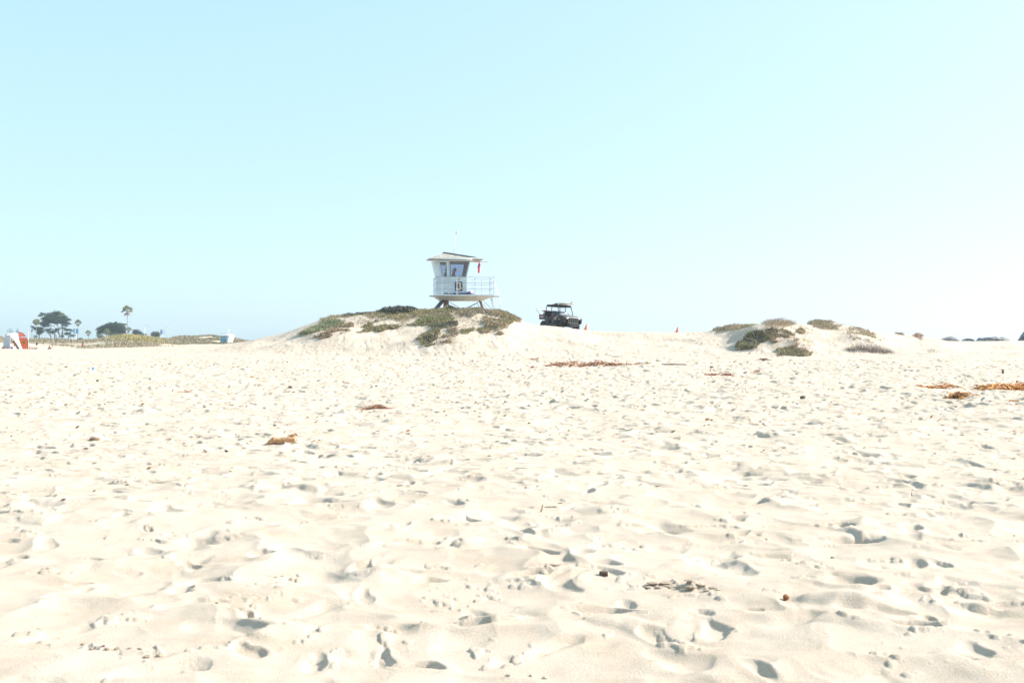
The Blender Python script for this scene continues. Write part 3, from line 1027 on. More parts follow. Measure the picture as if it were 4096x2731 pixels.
def runners():
    rng = np.random.default_rng(606)
    areas = [(Z6([(-20, 300), (700, 260), (1500, 220), (2060, 430), (1800, 640), (1500, 700), (1000, 840), (600, 860), (300, 830), (450, 600), (60, 560), (-40, 420)]), 3400),
             (Z5([(180, 690), (560, 430), (900, 330), (1500, 310), (2300, 300), (2300, 420), (1900, 560), (1200, 670), (900, 700), (500, 770)]), 2300),
             (Z7([(180, 300), (700, 200), (1100, 160), (1900, 150), (2340, 280), (2340, 480), (1700, 420), (1550, 640), (1050, 660), (560, 610), (480, 420)]), 2600)]
    Ps, Cs = [], []
    pal = np.array(OLIVE + BROWN + [(.36, .30, .20), (.30, .26, .18)])
    for poly, n in areas:
        X, Y = sample_patch(poly, n * 3, rng)
        nz = rot_noise(X, Y, 1.3, 61, .3) + .7 * rot_noise(X, Y, .4, 62, .9) + rng.normal(0, .25, len(X))
        k = nz > .28
        X, Y = X[k][:n], Y[k][:n]
        m = len(X)
        z = macro(X, Y) + rng.random(m) * .06 - .01
        d = rng.normal(size=(m, 3))
        d[:, 2] = np.abs(d[:, 2]) * .6 + .15
        Ps.append(leaf_quads(np.stack([X, Y, z], -1), d, rng.uniform(.07, .2, m), rng.uniform(.015, .032, m), rng))
        Cs.append(np.clip(pal[rng.integers(0, len(pal), m)] * rng.uniform(.7, 1.7, (m, 1)), 0, .6))
    o = quad_obj('dune_runners', np.concatenate(Ps), np.concatenate(Cs), 'leaf')
    tag(o, 'thin olive and tan runners straggling over the sand between the dune plants', 'ground cover', kind='stuff')


runners()


def twig_bush(label, px0, px1, pybase, hpx, Y, n, pal, seed, name='dry_bush'):
    """leafless bush: many thin forked twigs"""
    rng = np.random.default_rng(seed)
    mpp = Y / F
    P, C = [], []
    x0, x1 = (px0 - CX) * mpp, (px1 - CX) * mpp
    for i in range(n):
        u = rng.random()
        x = x0 + (x1 - x0) * u
        y = Y + rng.normal(0, .22)
        z = gz(x, y) - .02
        env = (1 - abs(2 * u - 1) ** 2.5)
        hh = hpx * mpp * (.35 + .75 * rng.random()) * (.35 + .65 * env)
        p = np.array([x, y, z])
        d = np.array([rng.normal(0, .45), rng.normal(0, .4), 1.0])
        k = 4
        w = .012
        for s in range(k):
            d = d / np.linalg.norm(d)
            q = p + d * hh / k
            side = np.cross(d, rng.normal(size=3))
            side /= np.linalg.norm(side) + 1e-9
            P.append([p - side * w / 2, p + side * w / 2, q + side * w * .4, q - side * w * .4])
            C.append(np.array(pal[rng.integers(len(pal))]) * rng.uniform(.7, 1.3))
            if s > 0:
                d2 = d + rng.normal(0, .7, 3)
                d2 /= np.linalg.norm(d2)
                q2 = p + d2 * hh / k * 1.1
                P.append([p - side * w / 2, p + side * w / 2, q2 + side * w * .2, q2 - side * w * .2])
                C.append(np.array(pal[rng.integers(len(pal))]) * rng.uniform(.7, 1.3))
            p = q
            d = d + rng.normal(0, .3, 3)
            w *= .8
    P = np.array(P)
    c = P.reshape(-1, 3).mean(axis=0)
    o = quad_obj(name, P - c, np.array(C), 'twig', loc=tuple(c))
    tag(o, label, 'bush')
    return o


twig_bush('leafless grey-brown bush on flat sand right of the right dune', 3385, 3570, 1417, 40, 54.6, 620, [(.20, .16, .14), (.27, .22, .19), (.15, .12, .11)], 41)
twig_bush('faint pale twig tuft near the cut sand line far right', 3705, 3775, 1417, 18, 54.6, 46, [(.36, .30, .25), (.30, .25, .21)], 42, 'dry_tuft')

# ------------------------------------------------------------------ far scrub
def far_scrub():
    rng = np.random.default_rng(77)
    n = 520000
    th = rng.uniform(-0.80, -0.262, n)
    y = rng.uniform(118, 262, n)
    x = th * y
    fy = np.interp(th, _fth, _ft[:, 2])
    keep = (scrub_mask(x, y) > rng.random(n) * .8 + .2) & (y < fy + 10)
    nz = rot_noise(x, y, 5, 71, .4) + .5 * rot_noise(x, y, 2, 72, 1)
    keep &= nz > -.12 - .4 * (np.abs(CX + th * F - 545) < 120)
    x, y, nz, th = x[keep], y[keep], nz[keep], th[keep]
    m = len(x)
    z = macro(x, y)
    px = CX + th * F
    grass = np.exp(-((px - 545) / 115) ** 2) * (y > 138)
    ln = rng.uniform(.12, .32, m) * (1 + grass * .9)
    d = rng.normal(size=(m, 3))
    d[:, 2] = np.abs(d[:, 2]) * .5 + .8
    lift = np.clip(.4 + .5 * nz, 0, 1) * .4 * rng.random(m)
    P = leaf_quads(np.stack([x, y, z - .05 + lift], -1), d, ln, ln * np.where(rng.random(m) < grass, .2, .5) * rng.uniform(.7, 1.3, m), rng)
    a = np.array([(.36, .31, .21), (.30, .27, .18), (.40, .33, .25), (.27, .25, .17)])
    b = np.array([(.32, .22, .19), (.28, .24, .18), (.22, .23, .14), (.36, .28, .23)])
    g = np.array([(.40, .34, .15), (.36, .31, .14), (.42, .36, .19), (.30, .27, .12)])
    k = np.clip(((nz * .4 + .5) * 4 + rng.normal(0, .6, m)).astype(int), 0, 3)
    cols = np.where((px > 690)[:, None], b[k], a[k])
    cols = np.where((rng.random(m) < grass)[:, None], g[k], cols) * rng.uniform(.75, 1.25, (m, 1))
    o = quad_obj('dune_scrub', P, cols, 'leaf')
    tag(o, 'low olive, yellow and reddish scrub covering the far dunes on the left', 'scrub', kind='stuff')


far_scrub()

# ------------------------------------------------------------------ lifeguard tower
def person_mesh(name, nodes, material, parent=None, loc=(0, 0, 0), rz=0.0, scale=1.0, subdiv=1):
    """nodes: list of (xyz, radius, parent index); one continuous skinned surface"""
    me = bpy.data.meshes.new(name + '_cage')
    me.from_pydata([n[0] for n in nodes], [(i, n[2]) for i, n in enumerate(nodes) if n[2] is not None], [])
    o = bpy.data.objects.new(name, me)
    COL.objects.link(o)
    md = o.modifiers.new('skin', 'SKIN')
    md.use_smooth_shade = True
    for i, n in enumerate(nodes):
        sv = me.skin_vertices[0].data[i]
        sv.radius = (n[1], n[1])
        sv.use_root = (i == 0)
    ms = o.modifiers.new('sub', 'SUBSURF')
    ms.levels = ms.render_levels = subdiv
    bpy.context.view_layer.update()
    dg = bpy.context.evaluated_depsgraph_get()
    ev = bpy.data.meshes.new_from_object(o.evaluated_get(dg))
    o.modifiers.clear()
    o.data = ev
    ev.name = name
    bpy.data.meshes.remove(me)
    ev.materials.clear()
    ev.materials.append(M[material])
    for v in ev.vertices:
        v.co *= scale
    ev.update()
    o.location = loc
    o.rotation_euler = (0, 0, rz)
    if parent is not None:
        o.parent = parent
    return o


def body_nodes(pose):
    """joints in metres, figure faces +x"""
    N = []

    def add(p, r, par):
        N.append((p, r, par))
        return len(N) - 1
    J = pose
    pel = add(J['pelvis'], .115, None)
    wa = add(J['waist'], .105, pel)
    ch = add(J['chest'], .125, wa)
    nk = add(J['neck'], .05, ch)
    hd0 = add(tuple(Vector(J['head']) - Vector((0.0, 0, .06))), .072, nk)
    hd = add(J['head'], .088, hd0)
    add(tuple(Vector(J['head']) + Vector((-.01, 0, .07))), .07, hd)
    add(tuple(Vector(J['head']) + Vector((.105, 0, -.02))), .016, hd)      # nose
    for s in ('l', 'r'):
        sh = add(J['shoulder_' + s], .06, ch)
        el = add(J['elbow_' + s], .042, sh)
        wr = add(J['wrist_' + s], .03, el)
        d = (Vector(J['wrist_' + s]) - Vector(J['elbow_' + s])).normalized()
        pm = add(tuple(Vector(J['wrist_' + s]) + d * .06), .03, wr)
        side = d.cross(Vector((0, 0, 1)))
        if side.length < .1:
            side = Vector((0, 1, 0))
        side.normalize()
        base = Vector(J['wrist_' + s]) + d * .06
        for k, (o_, l_) in enumerate(((-.03, .075), (-.01, .09), (.012, .085), (.032, .065))):
            add(tuple(base + side * o_ + d * l_), .009, pm)
        add(tuple(Vector(J['wrist_' + s]) + d * .05 + side * .065), .011, wr)
        hp = add(J['hip_' + s], .09, pel)
        kn = add(J['knee_' + s], .06, hp)
        an = add(J['ankle_' + s], .04, kn)
        add(J['toe_' + s], .032, an)
    return N


SIT_GROUND = dict(pelvis=(0, 0, .12), waist=(-.03, 0, .30), chest=(-.02, 0, .47), neck=(.0, 0, .63), head=(.03, 0, .76),
                  shoulder_l=(-.02, .17, .54), elbow_l=(.12, .25, .33), wrist_l=(.33, .18, .38), shoulder_r=(-.02, -.17, .54), elbow_r=(.12, -.25, .33), wrist_r=(.33, -.18, .38),
                  hip_l=(.03, .1, .11), knee_l=(.40, .15, .40), ankle_l=(.68, .13, .07), toe_l=(.85, .14, .04),
                  hip_r=(.03, -.1, .11), knee_r=(.40, -.15, .40), ankle_r=(.68, -.13, .07), toe_r=(.85, -.14, .04))
SIT_CHAIR = dict(pelvis=(0, 0, .52), waist=(-.02, 0, .70), chest=(.03, 0, .90), neck=(.08, 0, 1.06), head=(.12, 0, 1.20),
                 shoulder_l=(.03, .18, .98), elbow_l=(.12, .24, .72), wrist_l=(.36, .16, .72), shoulder_r=(.03, -.18, .98), elbow_r=(.12, -.24, .72), wrist_r=(.36, -.16, .72),
                 hip_l=(.05, .1, .50), knee_l=(.46, .12, .52), ankle_l=(.44, .12, .08), toe_l=(.60, .13, .04),
                 hip_r=(.05, -.1, .50), knee_r=(.46, -.12, .52), ankle_r=(.44, -.12, .08), toe_r=(.60, -.13, .04))
STAND = dict(pelvis=(0, 0, .92), waist=(0, 0, 1.07), chest=(0, 0, 1.27), neck=(.01, 0, 1.46), head=(.03, 0, 1.60),
             shoulder_l=(0, .18, 1.36), elbow_l=(.0, .25, 1.08), wrist_l=(.10, .26, .84), shoulder_r=(0, -.18, 1.36), elbow_r=(0, -.25, 1.08), wrist_r=(.10, -.26, .84),
             hip_l=(0, .1, .88), knee_l=(.03, .11, .48), ankle_l=(0, .11, .08), toe_l=(.17, .13, .04),
             hip_r=(0, -.1, .88), knee_r=(.03, -.11, .48), ankle_r=(0, -.11, .08), toe_r=(.17, -.13, .04))


def make_person(label, pose, loc, rz, skin='skin', shirt=None, hair='hair_dark', scale=1.0, cap=None, shorts='cloth_dark', ponytail=False, group=None):
    t = thing('person', label, 'person', loc, rz, group)
    person_mesh('body', body_nodes(pose), skin, t, scale=scale)
    V_ = lambda k: tuple(pose[k])
    if shirt:
        mid = lambda a, b, f: tuple(Vector(a) * (1 - f) + Vector(b) * f)
        ns = [(V_('waist'), .125, None), (V_('chest'), .142, 0), (mid(V_('chest'), V_('neck'), .7), .075, 1),
              (V_('shoulder_l'), .075, 1), (mid(V_('shoulder_l'), V_('elbow_l'), .6), .06, 3),
              (V_('shoulder_r'), .075, 1), (mid(V_('shoulder_r'), V_('elbow_r'), .6), .06, 5), (mid(V_('waist'), V_('pelvis'), .6), .13, 0)]
        person_mesh('shirt', ns, shirt, t, scale=scale)
    mid = lambda a, b, f: tuple(Vector(a) * (1 - f) + Vector(b) * f)
    ns = [(V_('pelvis'), .135, None), (V_('hip_l'), .108, 0), (mid(V_('hip_l'), V_('knee_l'), .6), .088, 1), (V_('hip_r'), .108, 0), (mid(V_('hip_r'), V_('knee_r'), .6), .088, 3)]
    person_mesh('shorts', ns, shorts, t, scale=scale)
    h = Vector(pose['head'])
    if cap:
        mb = MB()
        mb.ellipsoid((h + Vector((-.005, 0, .05))) * scale, (.108 * scale, .098 * scale, .085 * scale), 14, 8)
        mb.box((h + Vector((.125, 0, .045))) * scale, (.12 * scale, .15 * scale, .012 * scale))
        mb.build('cap', cap, t, smooth=True)
    if hair:
        mb = MB()
        mb.ellipsoid((h + Vector((-.025, 0, .03))) * scale, (.10 * scale, .097 * scale, .095 * scale), 14, 8, jit=.05)
        if ponytail:
            mb.tube([(h + Vector((-.10, 0, .0))) * scale, (h + Vector((-.16, 0, -.06))) * scale, (h + Vector((-.14, 0, -.2))) * scale], [.03 * scale, .035 * scale, .012 * scale], 8)
        mb.build('hair', hair, t, smooth=True)
    return t


TY = 65.0
TX = (1865 - CX) / F * TY
TGZ = gz(TX, TY)
TROT = R(8.5)
MPP = 64.0 / F
ZD = 4.51 - TGZ                                   # deck level above the tower's own base
tx = lambda px: (px - 1865) * MPP - .148          # front plane, photo column to the tower's own x
tz = lambda py: EYE + (CY - py) * MPP - TGZ
tower = thing('lifeguard_tower', 'white raised lifeguard tower with blue number 3 sign on the dune top', 'lifeguard tower', (TX, TY, TGZ), TROT)
XL, XR = tx(1743), tx(1980)
YF, YB = -1.1, 1.1
# deck slab and tapering hull below
d = MB()
d.bbox(((XL + XR) / 2, 0, ZD - .045), (XR - XL, YB - YF, .09), .02)
deck = d.build('deck', 'white_paint', tower)
h = MB()
a = [(XL + .03, YF + .03, ZD - .092), (XR - .03, YF + .03, ZD - .092), (XR - .03, YB - .03, ZD - .092), (XL + .03, YB - .03, ZD - .092)]
xb0, xb1 = tx(1769), tx(1939)
b = [(xb0, YF + .45, tz(1201)), (xb1, YF + .45, tz(1201)), (xb1, YB - .45, tz(1201)), (xb0, YB - .45, tz(1201))]
h.hexa(b, a)
h.build('hull', 'hull_paint', tower)
e = MB()
e.box((XL - .13, .45, ZD - .05), (.26, 1.1, .06))
e.build('landing', 'galv', tower)
e = MB()
e.box((XR + .20, -.35, ZD - .09), (.40, .9, .05))
e.build('landing', 'galv', tower)
# cabin
CF, CB = -.75, 1.0
c0, c1 = tx(1751) + .03, tx(1870) + .02
zs, zt = ZD + 1.12, ZD + 2.22                      # sill and eave levels
f0, f1 = c0 - .26, c1 + .25
FF, FB = CF - .10, CB + .10
w = MB()
T = .05
# lower box walls
w.panel((c0, CF, ZD), (c1, CF, ZD), (c1, CF, zs), (c0, CF, zs), (0, T, 0))
w.panel((c1, CF + .052, ZD), (c1, CB - .052, ZD), (c1, CB - .052, zs), (c1, CF + .052, zs), (-T, 0, 0))
w.panel((c1, CB, ZD), (c0, CB, ZD), (c0, CB, zs), (c1, CB, zs), (0, -T, 0))
w.panel((c0, CB - .052, ZD), (c0, CF + .052, ZD), (c0, CF + .052, zs), (c0, CB - .052, zs), (T, 0, 0))
# flared upper walls with openings
pu = lambda px, py: ((((px - 1865) * MPP - .11) - (c0 + (f0 - c0) * v_(py))) / ((c1 - c0) + ((f1 - f0) - (c1 - c0)) * v_(py)))
v_ = lambda py: (tz(py) - zs) / (zt - zs)
uw0, uw1 = .44, .965
ud0, ud1 = pu(1766, 1080), pu(1787.5, 1080)
vb, vt = .05, .93
front_holes = [(uw0, vb, uw1, vt), (ud0, .06, ud1, .86)]
zu = zs + .002
w.panel((c0, CF, zu), (c1, CF, zu), (f1, FF, zt), (f0, FF, zt), (0, T, 0), front_holes)
w.panel((c1, CF + .052, zu), (c1, CB - .052, zu), (f1, FB - .052, zt), (f1, FF + .052, zt), (-T, 0, 0), [(.06, vb, .94, vt)])
w.panel((c1, CB, zu), (c0, CB, zu), (f0, FB, zt), (f1, FB, zt), (0, -T, 0), [(.05, vb, .52, vt), (.56, .06, .82, .86)])
w.panel((c0, CB - .052, zu), (c0, CF + .052, zu), (f0, FF + .052, zt), (f0, FB - .052, zt), (T, 0, 0))
cabin = w.build('cabin', 'cabin_paint', tower)
# cabin floor
fl = MB()
fl.box(((c0 + c1) / 2, (CF + CB) / 2, ZD + .012), (c1 - c0 - .12, CB - CF - .12, .02))
fl.build('cabin_floor', 'interior', tower)


def quadpt(c00, c10, c11, c01):
    c00, c10, c11, c01 = map(Vector, (c00, c10, c11, c01))
    return lambda u, v: (c00 * (1 - u) + c10 * u) * (1 - v) + (c01 * (1 - u) + c11 * u) * v


def window(Pf, u0, v0, u1, v1, outward, fw, mat_frame, name='window'):
    """frame with its pane, set in a wall opening"""
    o3 = Vector(outward)
    fr = MB()
    hu, hv = fw / (u1 - u0), fw * 1.2 / (v1 - v0)
    g = .03
    cs = [Pf(u0, v0), Pf(u1, v0), Pf(u1, v1), Pf(u0, v1)]
    fr.panel(cs[0] + o3 * .012, cs[1] + o3 * .012, cs[2] + o3 * .012, cs[3] + o3 * .012, -o3 * .075, [(hu, hv, 1 - hu, 1 - hv)])
    f_ = fr.build(name, mat_frame, tower)
    pn = MB()
    m_ = .004
    cs = [Pf(u0 + m_, v0 + m_), Pf(u1 - m_, v0 + m_), Pf(u1 - m_, v1 - m_), Pf(u0 + m_, v1 - m_)]
    pn.panel(*[c_ - o3 * .02 for c_ in cs], -o3 * .012)
    pn.build('pane', 'glass_cabin', f_)
    return f_


Pfront = quadpt((c0, CF, zu), (c1, CF, zu), (f1, FF, zt), (f0, FF, zt))
Pright = quadpt((c1, CF + .052, zu), (c1, CB - .052, zu), (f1, FB - .052, zt), (f1, FF + .052, zt))
Pback = quadpt((c1, CB, zu), (c0, CB, zu), (f0, FB, zt), (f1, FB, zt))
Pleft = quadpt((c0, CB - .052, zu), (c0, CF + .052, zu), (f0, FF + .052, zt), (f0, FB - .052, zt))
window(Pfront, uw0, vb, uw1, vt, (0, -1, 0), .014, 'dark_frame')
window(Pfront, ud0, .06, ud1, .86, (0, -1, 0), .011, 'dark_frame')
window(Pright, .06, vb, .94, vt, (1, 0, 0), .08, 'dark_frame')  # wide dark frame paints in the shade on the inner side wall
window(Pback, .05, vb, .52, vt, (0, 1, 0), .04, 'dark_frame')  # frame widened too, its dark colour stands for shade inside
window(Pback, .56, .06, .82, .86, (0, 1, 0), .02, 'dark_frame')
cl_ = MB()
cl_.panel((f0 + .07, FF + .07, zt - .05), (f1 - .07, FF + .07, zt - .05), (f1 - .07, FB - .07, zt - .05), (f0 + .07, FB - .07, zt - .05), (0, 0, .03))
cl_.build('shaded_ceiling', 'dark_frame', tower)  # dark colour stands in for the shade under the roof
# door leaf outline round the small window
dr = MB()
q0, q1 = pu(1760.5, 1080), pu(1799.5, 1080)
cs = [Pfront(q0, -.0), Pfront(q1, -.0), Pfront(q1, .985), Pfront(q0, .985)]
dr.panel(*[c_ + Vector((0, -.018, 0)) for c_ in cs], (0, .014, 0), [(.028, .02, .972, .98)])
dr.build('door', 'galv', tower)
# inner sill shelf with a small box, seen through the window
sh = MB()
sh.box(((c0 + c1) / 2 + .25, CB - .25, zs - .04), (c1 - c0 - .75, .35, .04))
sh.box((c1 - .45, CB - .25, zs + .03), (.3, .2, .09))
sh.build('shelf', 'dark_frame', tower)
# roof: weathered hip roof with drooping eaves
rf = MB()
ex0, ex1, ey0, ey1 = tx(1717), tx(1931) + .02, -1.38, 1.22
rz0 = zt + .06
ring0 = [(ex0, ey0, rz0 - .02), (ex1, ey0, rz0 - .01), (ex1, ey1, rz0 + .02), (ex0, ey1, rz0 + .09)]
ring1 = [(ex0 + .28, ey0 + .25, rz0 + .10), (ex1 - .3, ey0 + .25, rz0 + .09), (ex1 - .3, ey1 - .25, rz0 + .11), (ex0 + .28, ey1 - .25, rz0 + .15)]
ridge = [(tx(1784), -.48, tz(1010.2)), (tx(1896), -.48, tz(1026.4)), (tx(1896), .68, tz(1026.4)), (tx(1784), .68, tz(1010.2))]
under = [(x, y, z - .05) for x, y, z in ring0]
vs = under + ring0 + ring1 + ridge
fs = [(3, 2, 1, 0)]
for lv in range(3):
    for k in range(4):
        k2 = (k + 1) % 4
        fs.append((lv * 4 + k, lv * 4 + k2, lv * 4 + 4 + k2, lv * 4 + 4 + k))
fs.append((12, 13, 14, 15))
rf.add(vs, fs)
roof = rf.build('roof', 'roof_weathered', tower)
fa = MB()
fa.panel((ex0 + .18, ey0 + .16, rz0 - .16), (ex1 - .55, ey0 + .16, rz0 - .16), (ex1 - .55, ey0 + .16, rz0 - .145 + .02), (ex0 + .18, ey0 + .16, rz0 - .125), (0, .03, 0))
fa.build('soffit_board', 'white_paint', tower)
gu = MB()
gu.tube([(tx(1763), ey0 - .03, tz(1038.5)), (tx(1860), ey0 - .03, tz(1038.5)), (tx(1872), ey0 - .03, tz(1038.8)), (tx(1888), ey0 - .03, tz(1039))], [.045, .05, .065, .06], 12)
gu.build('rolled_awning', 'white_paint', tower, smooth=True)
sp = MB()
sp.panel((tx(1779), -.55, tz(1007.5)), (tx(1911), -.55, tz(1026.5)), (tx(1911), .75, tz(1026.5)), (tx(1779), .75, tz(1007.5)), (0, 0, .025))
sp.build('solar_panel', 'solar', tower)
for px_, y_ in ((1792, -.3), (1792, .5), (1890, -.3), (1890, .5)):
    zz = tz(1007.5) + (tz(1026.5) - tz(1007.5)) * (px_ - 1779) / 132
    st = MB()
    st.tube([(tx(px_), y_, zz - .08), (tx(px_), y_, zz)], .018, 6)
    st.build('panel_bracket', 'galv', tower)
am = MB()
am.box(((tx(1933) + tx(1964)) / 2 - .15, .2, tz(1042)), (tx(1964) - tx(1933) + .3, .35, .07))
am.build('flag_arm', 'white_metal', tower)
po = MB()
po.tube([(tx(1818), -.3, tz(1018)), (tx(1830.5), -.3, tz(931))], [.035, .02], 8)
antenna = po.build('antenna', 'white_metal', tower, smooth=True)
hn = MB()
hn.ellipsoid((tx(1836), -.3, tz(926)), (.09, .09, .10), 14, 10)
hn.tube([(tx(1829), -.3, tz(932)), (tx(1832), -.3, tz(921))], .02, 6)
hn.build('siren', 'white_metal', antenna, smooth=True)
# sign, number, emblem, skirting stripe
sx0, sx1, sz0, sz1 = tx(1821), tx(1851.5), tz(1163.5), tz(1126)
dxs = .038
sg = MB()
sg.bbox(((sx0 + sx1) / 2 + dxs, CF - .012, (sz0 + sz1) / 2), (sx1 - sx0, .02, sz1 - sz0), .006)
sign = sg.build('number_sign', 'sign_blue', tower)
def numeral_three(cx, cz, w, h, y):
    """bold numeral 3: two stacked open bowls drawn as thick strokes"""
    mb = MB()
    t = w * .30
    def bowl(zc, ro, rw, a0, a1, yy):
        n = 18
        out, inn = [], []
        for i in range(n + 1):
            a_ = a0 + (a1 - a0) * i / n
            out.append((cx - w * .04 + rw * math.cos(a_), zc + ro * math.sin(a_)))
            inn.append((cx - w * .04 + (rw - t) * math.cos(a_), zc + (ro - t * .85) * math.sin(a_)))
        for i in range(n):
            q = [out[i], out[i + 1], inn[i + 1], inn[i]]
            mb.prism([(x, yy, z) for x, z in q], (0, -.014, 0))
    top = h * .27
    bot = h * .30
    bowl(cz + h / 2 - top, top, w * .48, R(155), R(-80), y)
    bowl(cz - h / 2 + bot, bot, w * .53, R(80), R(-155), y - .002)
    return mb


numeral_three((sx0 + sx1) / 2 + dxs + .015, (sz0 + sz1) / 2, (sx1 - sx0) * .66, (sz1 - sz0) * .84, CF - .024).build('numeral', 'sign_yellow', sign)
em = MB()
rx = Matrix.Rotation(R(90), 3, 'X')
em.lathe([(.0, 0), (.088, 0), (.088, .012), (.0, .012)], (tx(1836) + dxs, CF - .004, tz(1116.5)), 24, rx)
ring_o = em.build('round_emblem', 'grey_ring', tower)
em = MB()
em.lathe([(.0, 0), (.055, 0), (.055, .006), (.0, .006)], (tx(1836) + dxs, CF - .018, tz(1116.5)), 20, rx)
em.build('emblem_disc', 'white_paint', ring_o)
em = MB()
em.box((tx(1836) + dxs, CF - .027, tz(1116.5)), (.05, .004, .016))
em.build('emblem_mark', 'grey_ring', ring_o)
sk = MB()
sk.box(((tx(1814) + tx(1866)) / 2 + dxs, CF - .006, tz(1172.5)), (tx(1866) - tx(1814), .008, .05))
sk.build('wall_stripe', 'sign_blue', tower)
# pipe railing
post_px = (1747, 1771, 1797.5, 1830, 1903, 1963, 1978)
for zz in (tz(1108.3), tz(1131.7), tz(1154.8)):
    near = MB()
    near.tube([(tx(1748), YF + .05, zz), (tx(1979), YF + .05, zz)], .016, 6)
    near.build('rail', 'galv', tower)
for k, px_ in enumerate(post_px):
    pm = MB()
    pm.tube([(tx(px_), YF + .05, ZD), (tx(px_), YF + .05, tz(1107.6))], .032 if px_ == 1830 else .018, 6)
    pm.build('post', 'white_metal' if px_ in (1830, 1771) else 'galv', tower)
for zz in (tz(1108.3), tz(1131.7), tz(1154.8)):
    far_ = MB()
    far_.tube([(XL + .05, YF + .05, zz), (XL + .05, YB - .05, zz), (tx(1979), YB - .05, zz), (tx(1979), .25, zz)], .016, 6)
    far_.build('rail', 'galv', tower)
for x_, y_ in ((XL + .05, YB - .05), (XL + .05, .25), (tx(1905), YB - .05), (tx(1945), YB - .05), (tx(1979), YB - .05), (tx(1979), .25)):
    pm = MB()
    pm.tube([(x_, y_, ZD), (x_, y_, tz(1107.6))], .018, 6)
    pm.build('post', 'galv', tower)
for zz in (tz(1107.5), tz(1121), tz(1129.5), tz(1153.5)):
    gk = MB()
    gk.bbox((tx(1979) + .0, YF + .0, zz), (.09, .07, .08), .02)
    gk.build('gate_hinge', 'white_metal', tower)
# legs
LZ = -.55
def leg(p0, p1, r0, r1, m_='rust_steel'):
    mb = MB()
    mid = (Vector(p0) + Vector(p1)) / 2 + Vector((.02, 0, 0))
    mb.tube([p0, mid, p1], [r0, (r0 + r1) / 2, r1], 10)
    return mb.build('leg', m_, tower, smooth=True)
leg((tx(1779), -.62, tz(1201) + .02), (tx(1779) - 1.25, -.95, LZ), .10, .10, 'steel_dark')
leg((tx(1779), .62, tz(1201) + .02), (tx(1779) - 1.25, .95, LZ), .10, .10, 'steel_dark')
leg((tx(1923), -.62, tz(1201) + .02), (tx(1923) + .50, -.95, LZ), .05, .09)
leg((tx(1938), .62, tz(1201) + .02), (tx(1938) + .55, .95, LZ), .05, .09)
pr = MB()
pr.bbox(((tx(1783) + tx(1801)) / 2, 0, (tz(1202) + LZ) / 2), (tx(1801) - tx(1783), .9, tz(1202) - LZ), .03)
pier = pr.build('pier', 'old_wood', tower)
stp = MB()
for py_ in (1213, 1219, 1225, 1231):
    stp.box(((tx(1783) + tx(1801)) / 2, -.46, tz(py_)), (tx(1801) - tx(1783) - .06, .03, .045))
stp.build('pier_batten', 'rust_steel', pier)
zc_ = tz(1235)
def strut(p0, p1, r=.018, m_='steel_dark', n_='brace'):
    mb = MB()
    mb.tube([p0, p1], r, 6)
    mb.build(n_, m_, tower)
for y_ in (-.7, .7):
    oz = .09 if y_ > 0 else 0
    strut((tx(1801), y_, tz(1207) - oz), (tx(1857), y_ * .8, zc_ - .05))
    strut((tx(1857), y_ * .8, zc_ - .05), (tx(1922), y_, tz(1205) - oz))
    strut((tx(1923), y_, tz(1204)), (tx(1946), y_ * 1.4, zc_ - .35))
    strut((tx(1940), y_, tz(1204)), (tx(1988), y_ * 1.5, zc_ - .25), .014)
# ladder and its hand rails
lad = MB()
for y_ in (-.72, -.12):
    lad.tube([(tx(1972), y_, ZD - .1), (tx(1993), y_, zc_ - .55)], .022, 6)
for k in range(5):
    f = .12 + k * .19
    x_ = tx(1972) + (tx(1993) - tx(1972)) * f
    z_ = ZD - .1 + (zc_ - .55 - ZD + .1) * f
    lad.tube([(x_, -.74, z_), (x_, -.10, z_)], .02, 6)
lad.build('ladder', 'galv', tower)
hr = MB()
for y_ in (-.62, -.13):
    hr.tube([(tx(1979), y_, tz(1112)), (tx(1984), y_, tz(1117)), (tx(2014), y_, tz(1212)), (tx(1997), y_, zc_ - .3)], .02, 6)
hr.build('handrail', 'white_metal', tower)


def tw_loc(x, y, z):
    return Matrix.Translation((TX, TY, TGZ)) @ Matrix.Rotation(TROT, 4, 'Z') @ Vector((x, y, z))


# things hanging on, lying in or standing in the tower
rc = thing('rescue_buoy', 'red torpedo rescue buoy hanging from the tower roof edge', 'rescue buoy', tw_loc(tx(1918), -1.0, tz(1093)), TROT)
mb = MB()
L_ = 46 * MPP
mb.lathe([(.012, 0), (.05, .04), (.068, .13), (.072, L_ * .5), (.070, L_ * .85), (.05, L_ - .03), (.015, L_)], n=16, m=Matrix.Rotation(R(4), 3, 'Y'))
mb.build('float', 'rescue_red', rc, smooth=True)
mb = MB()
mb.lathe([(.074, L_ * .64), (.078, L_ * .66), (.078, L_ * .76), (.074, L_ * .78)], n=16, m=Matrix.Rotation(R(4), 3, 'Y'))
mb.build('band', 'strap_blue', rc)
mb = MB()
mb.tube([(-.02, -.06, L_ * .66), (-.09, -.07, L_ * .5), (-.10, -.06, L_ * .44)], .022, 6)
mb.build('strap', 'strap_blue', rc)
mb = MB()
mb.tube([(.06, 0, L_ - .01), (.06, 0, L_ + .17)], .008, 6)
mb.build('rope', 'strap_blue', rc)
rb = thing('rescue_board', 'long dark rescue board lying along the tower deck', 'board', tw_loc((tx(1779) + tx(1901)) / 2, -.92, ZD), TROT)
mb = MB()
n_ = 14
half = (tx(1901) - tx(1779)) / 2
top, bot = [], []
for i in range(n_ + 1):
    u = -1 + 2 * i / n_
    wd_ = .15 * (1 - abs(u) ** 2.6) + .01
    rk = .05 * max(0, abs(u) - .5) ** 2 * 4
    top.append((u * half, wd_, rk))
vs, fs = [], []
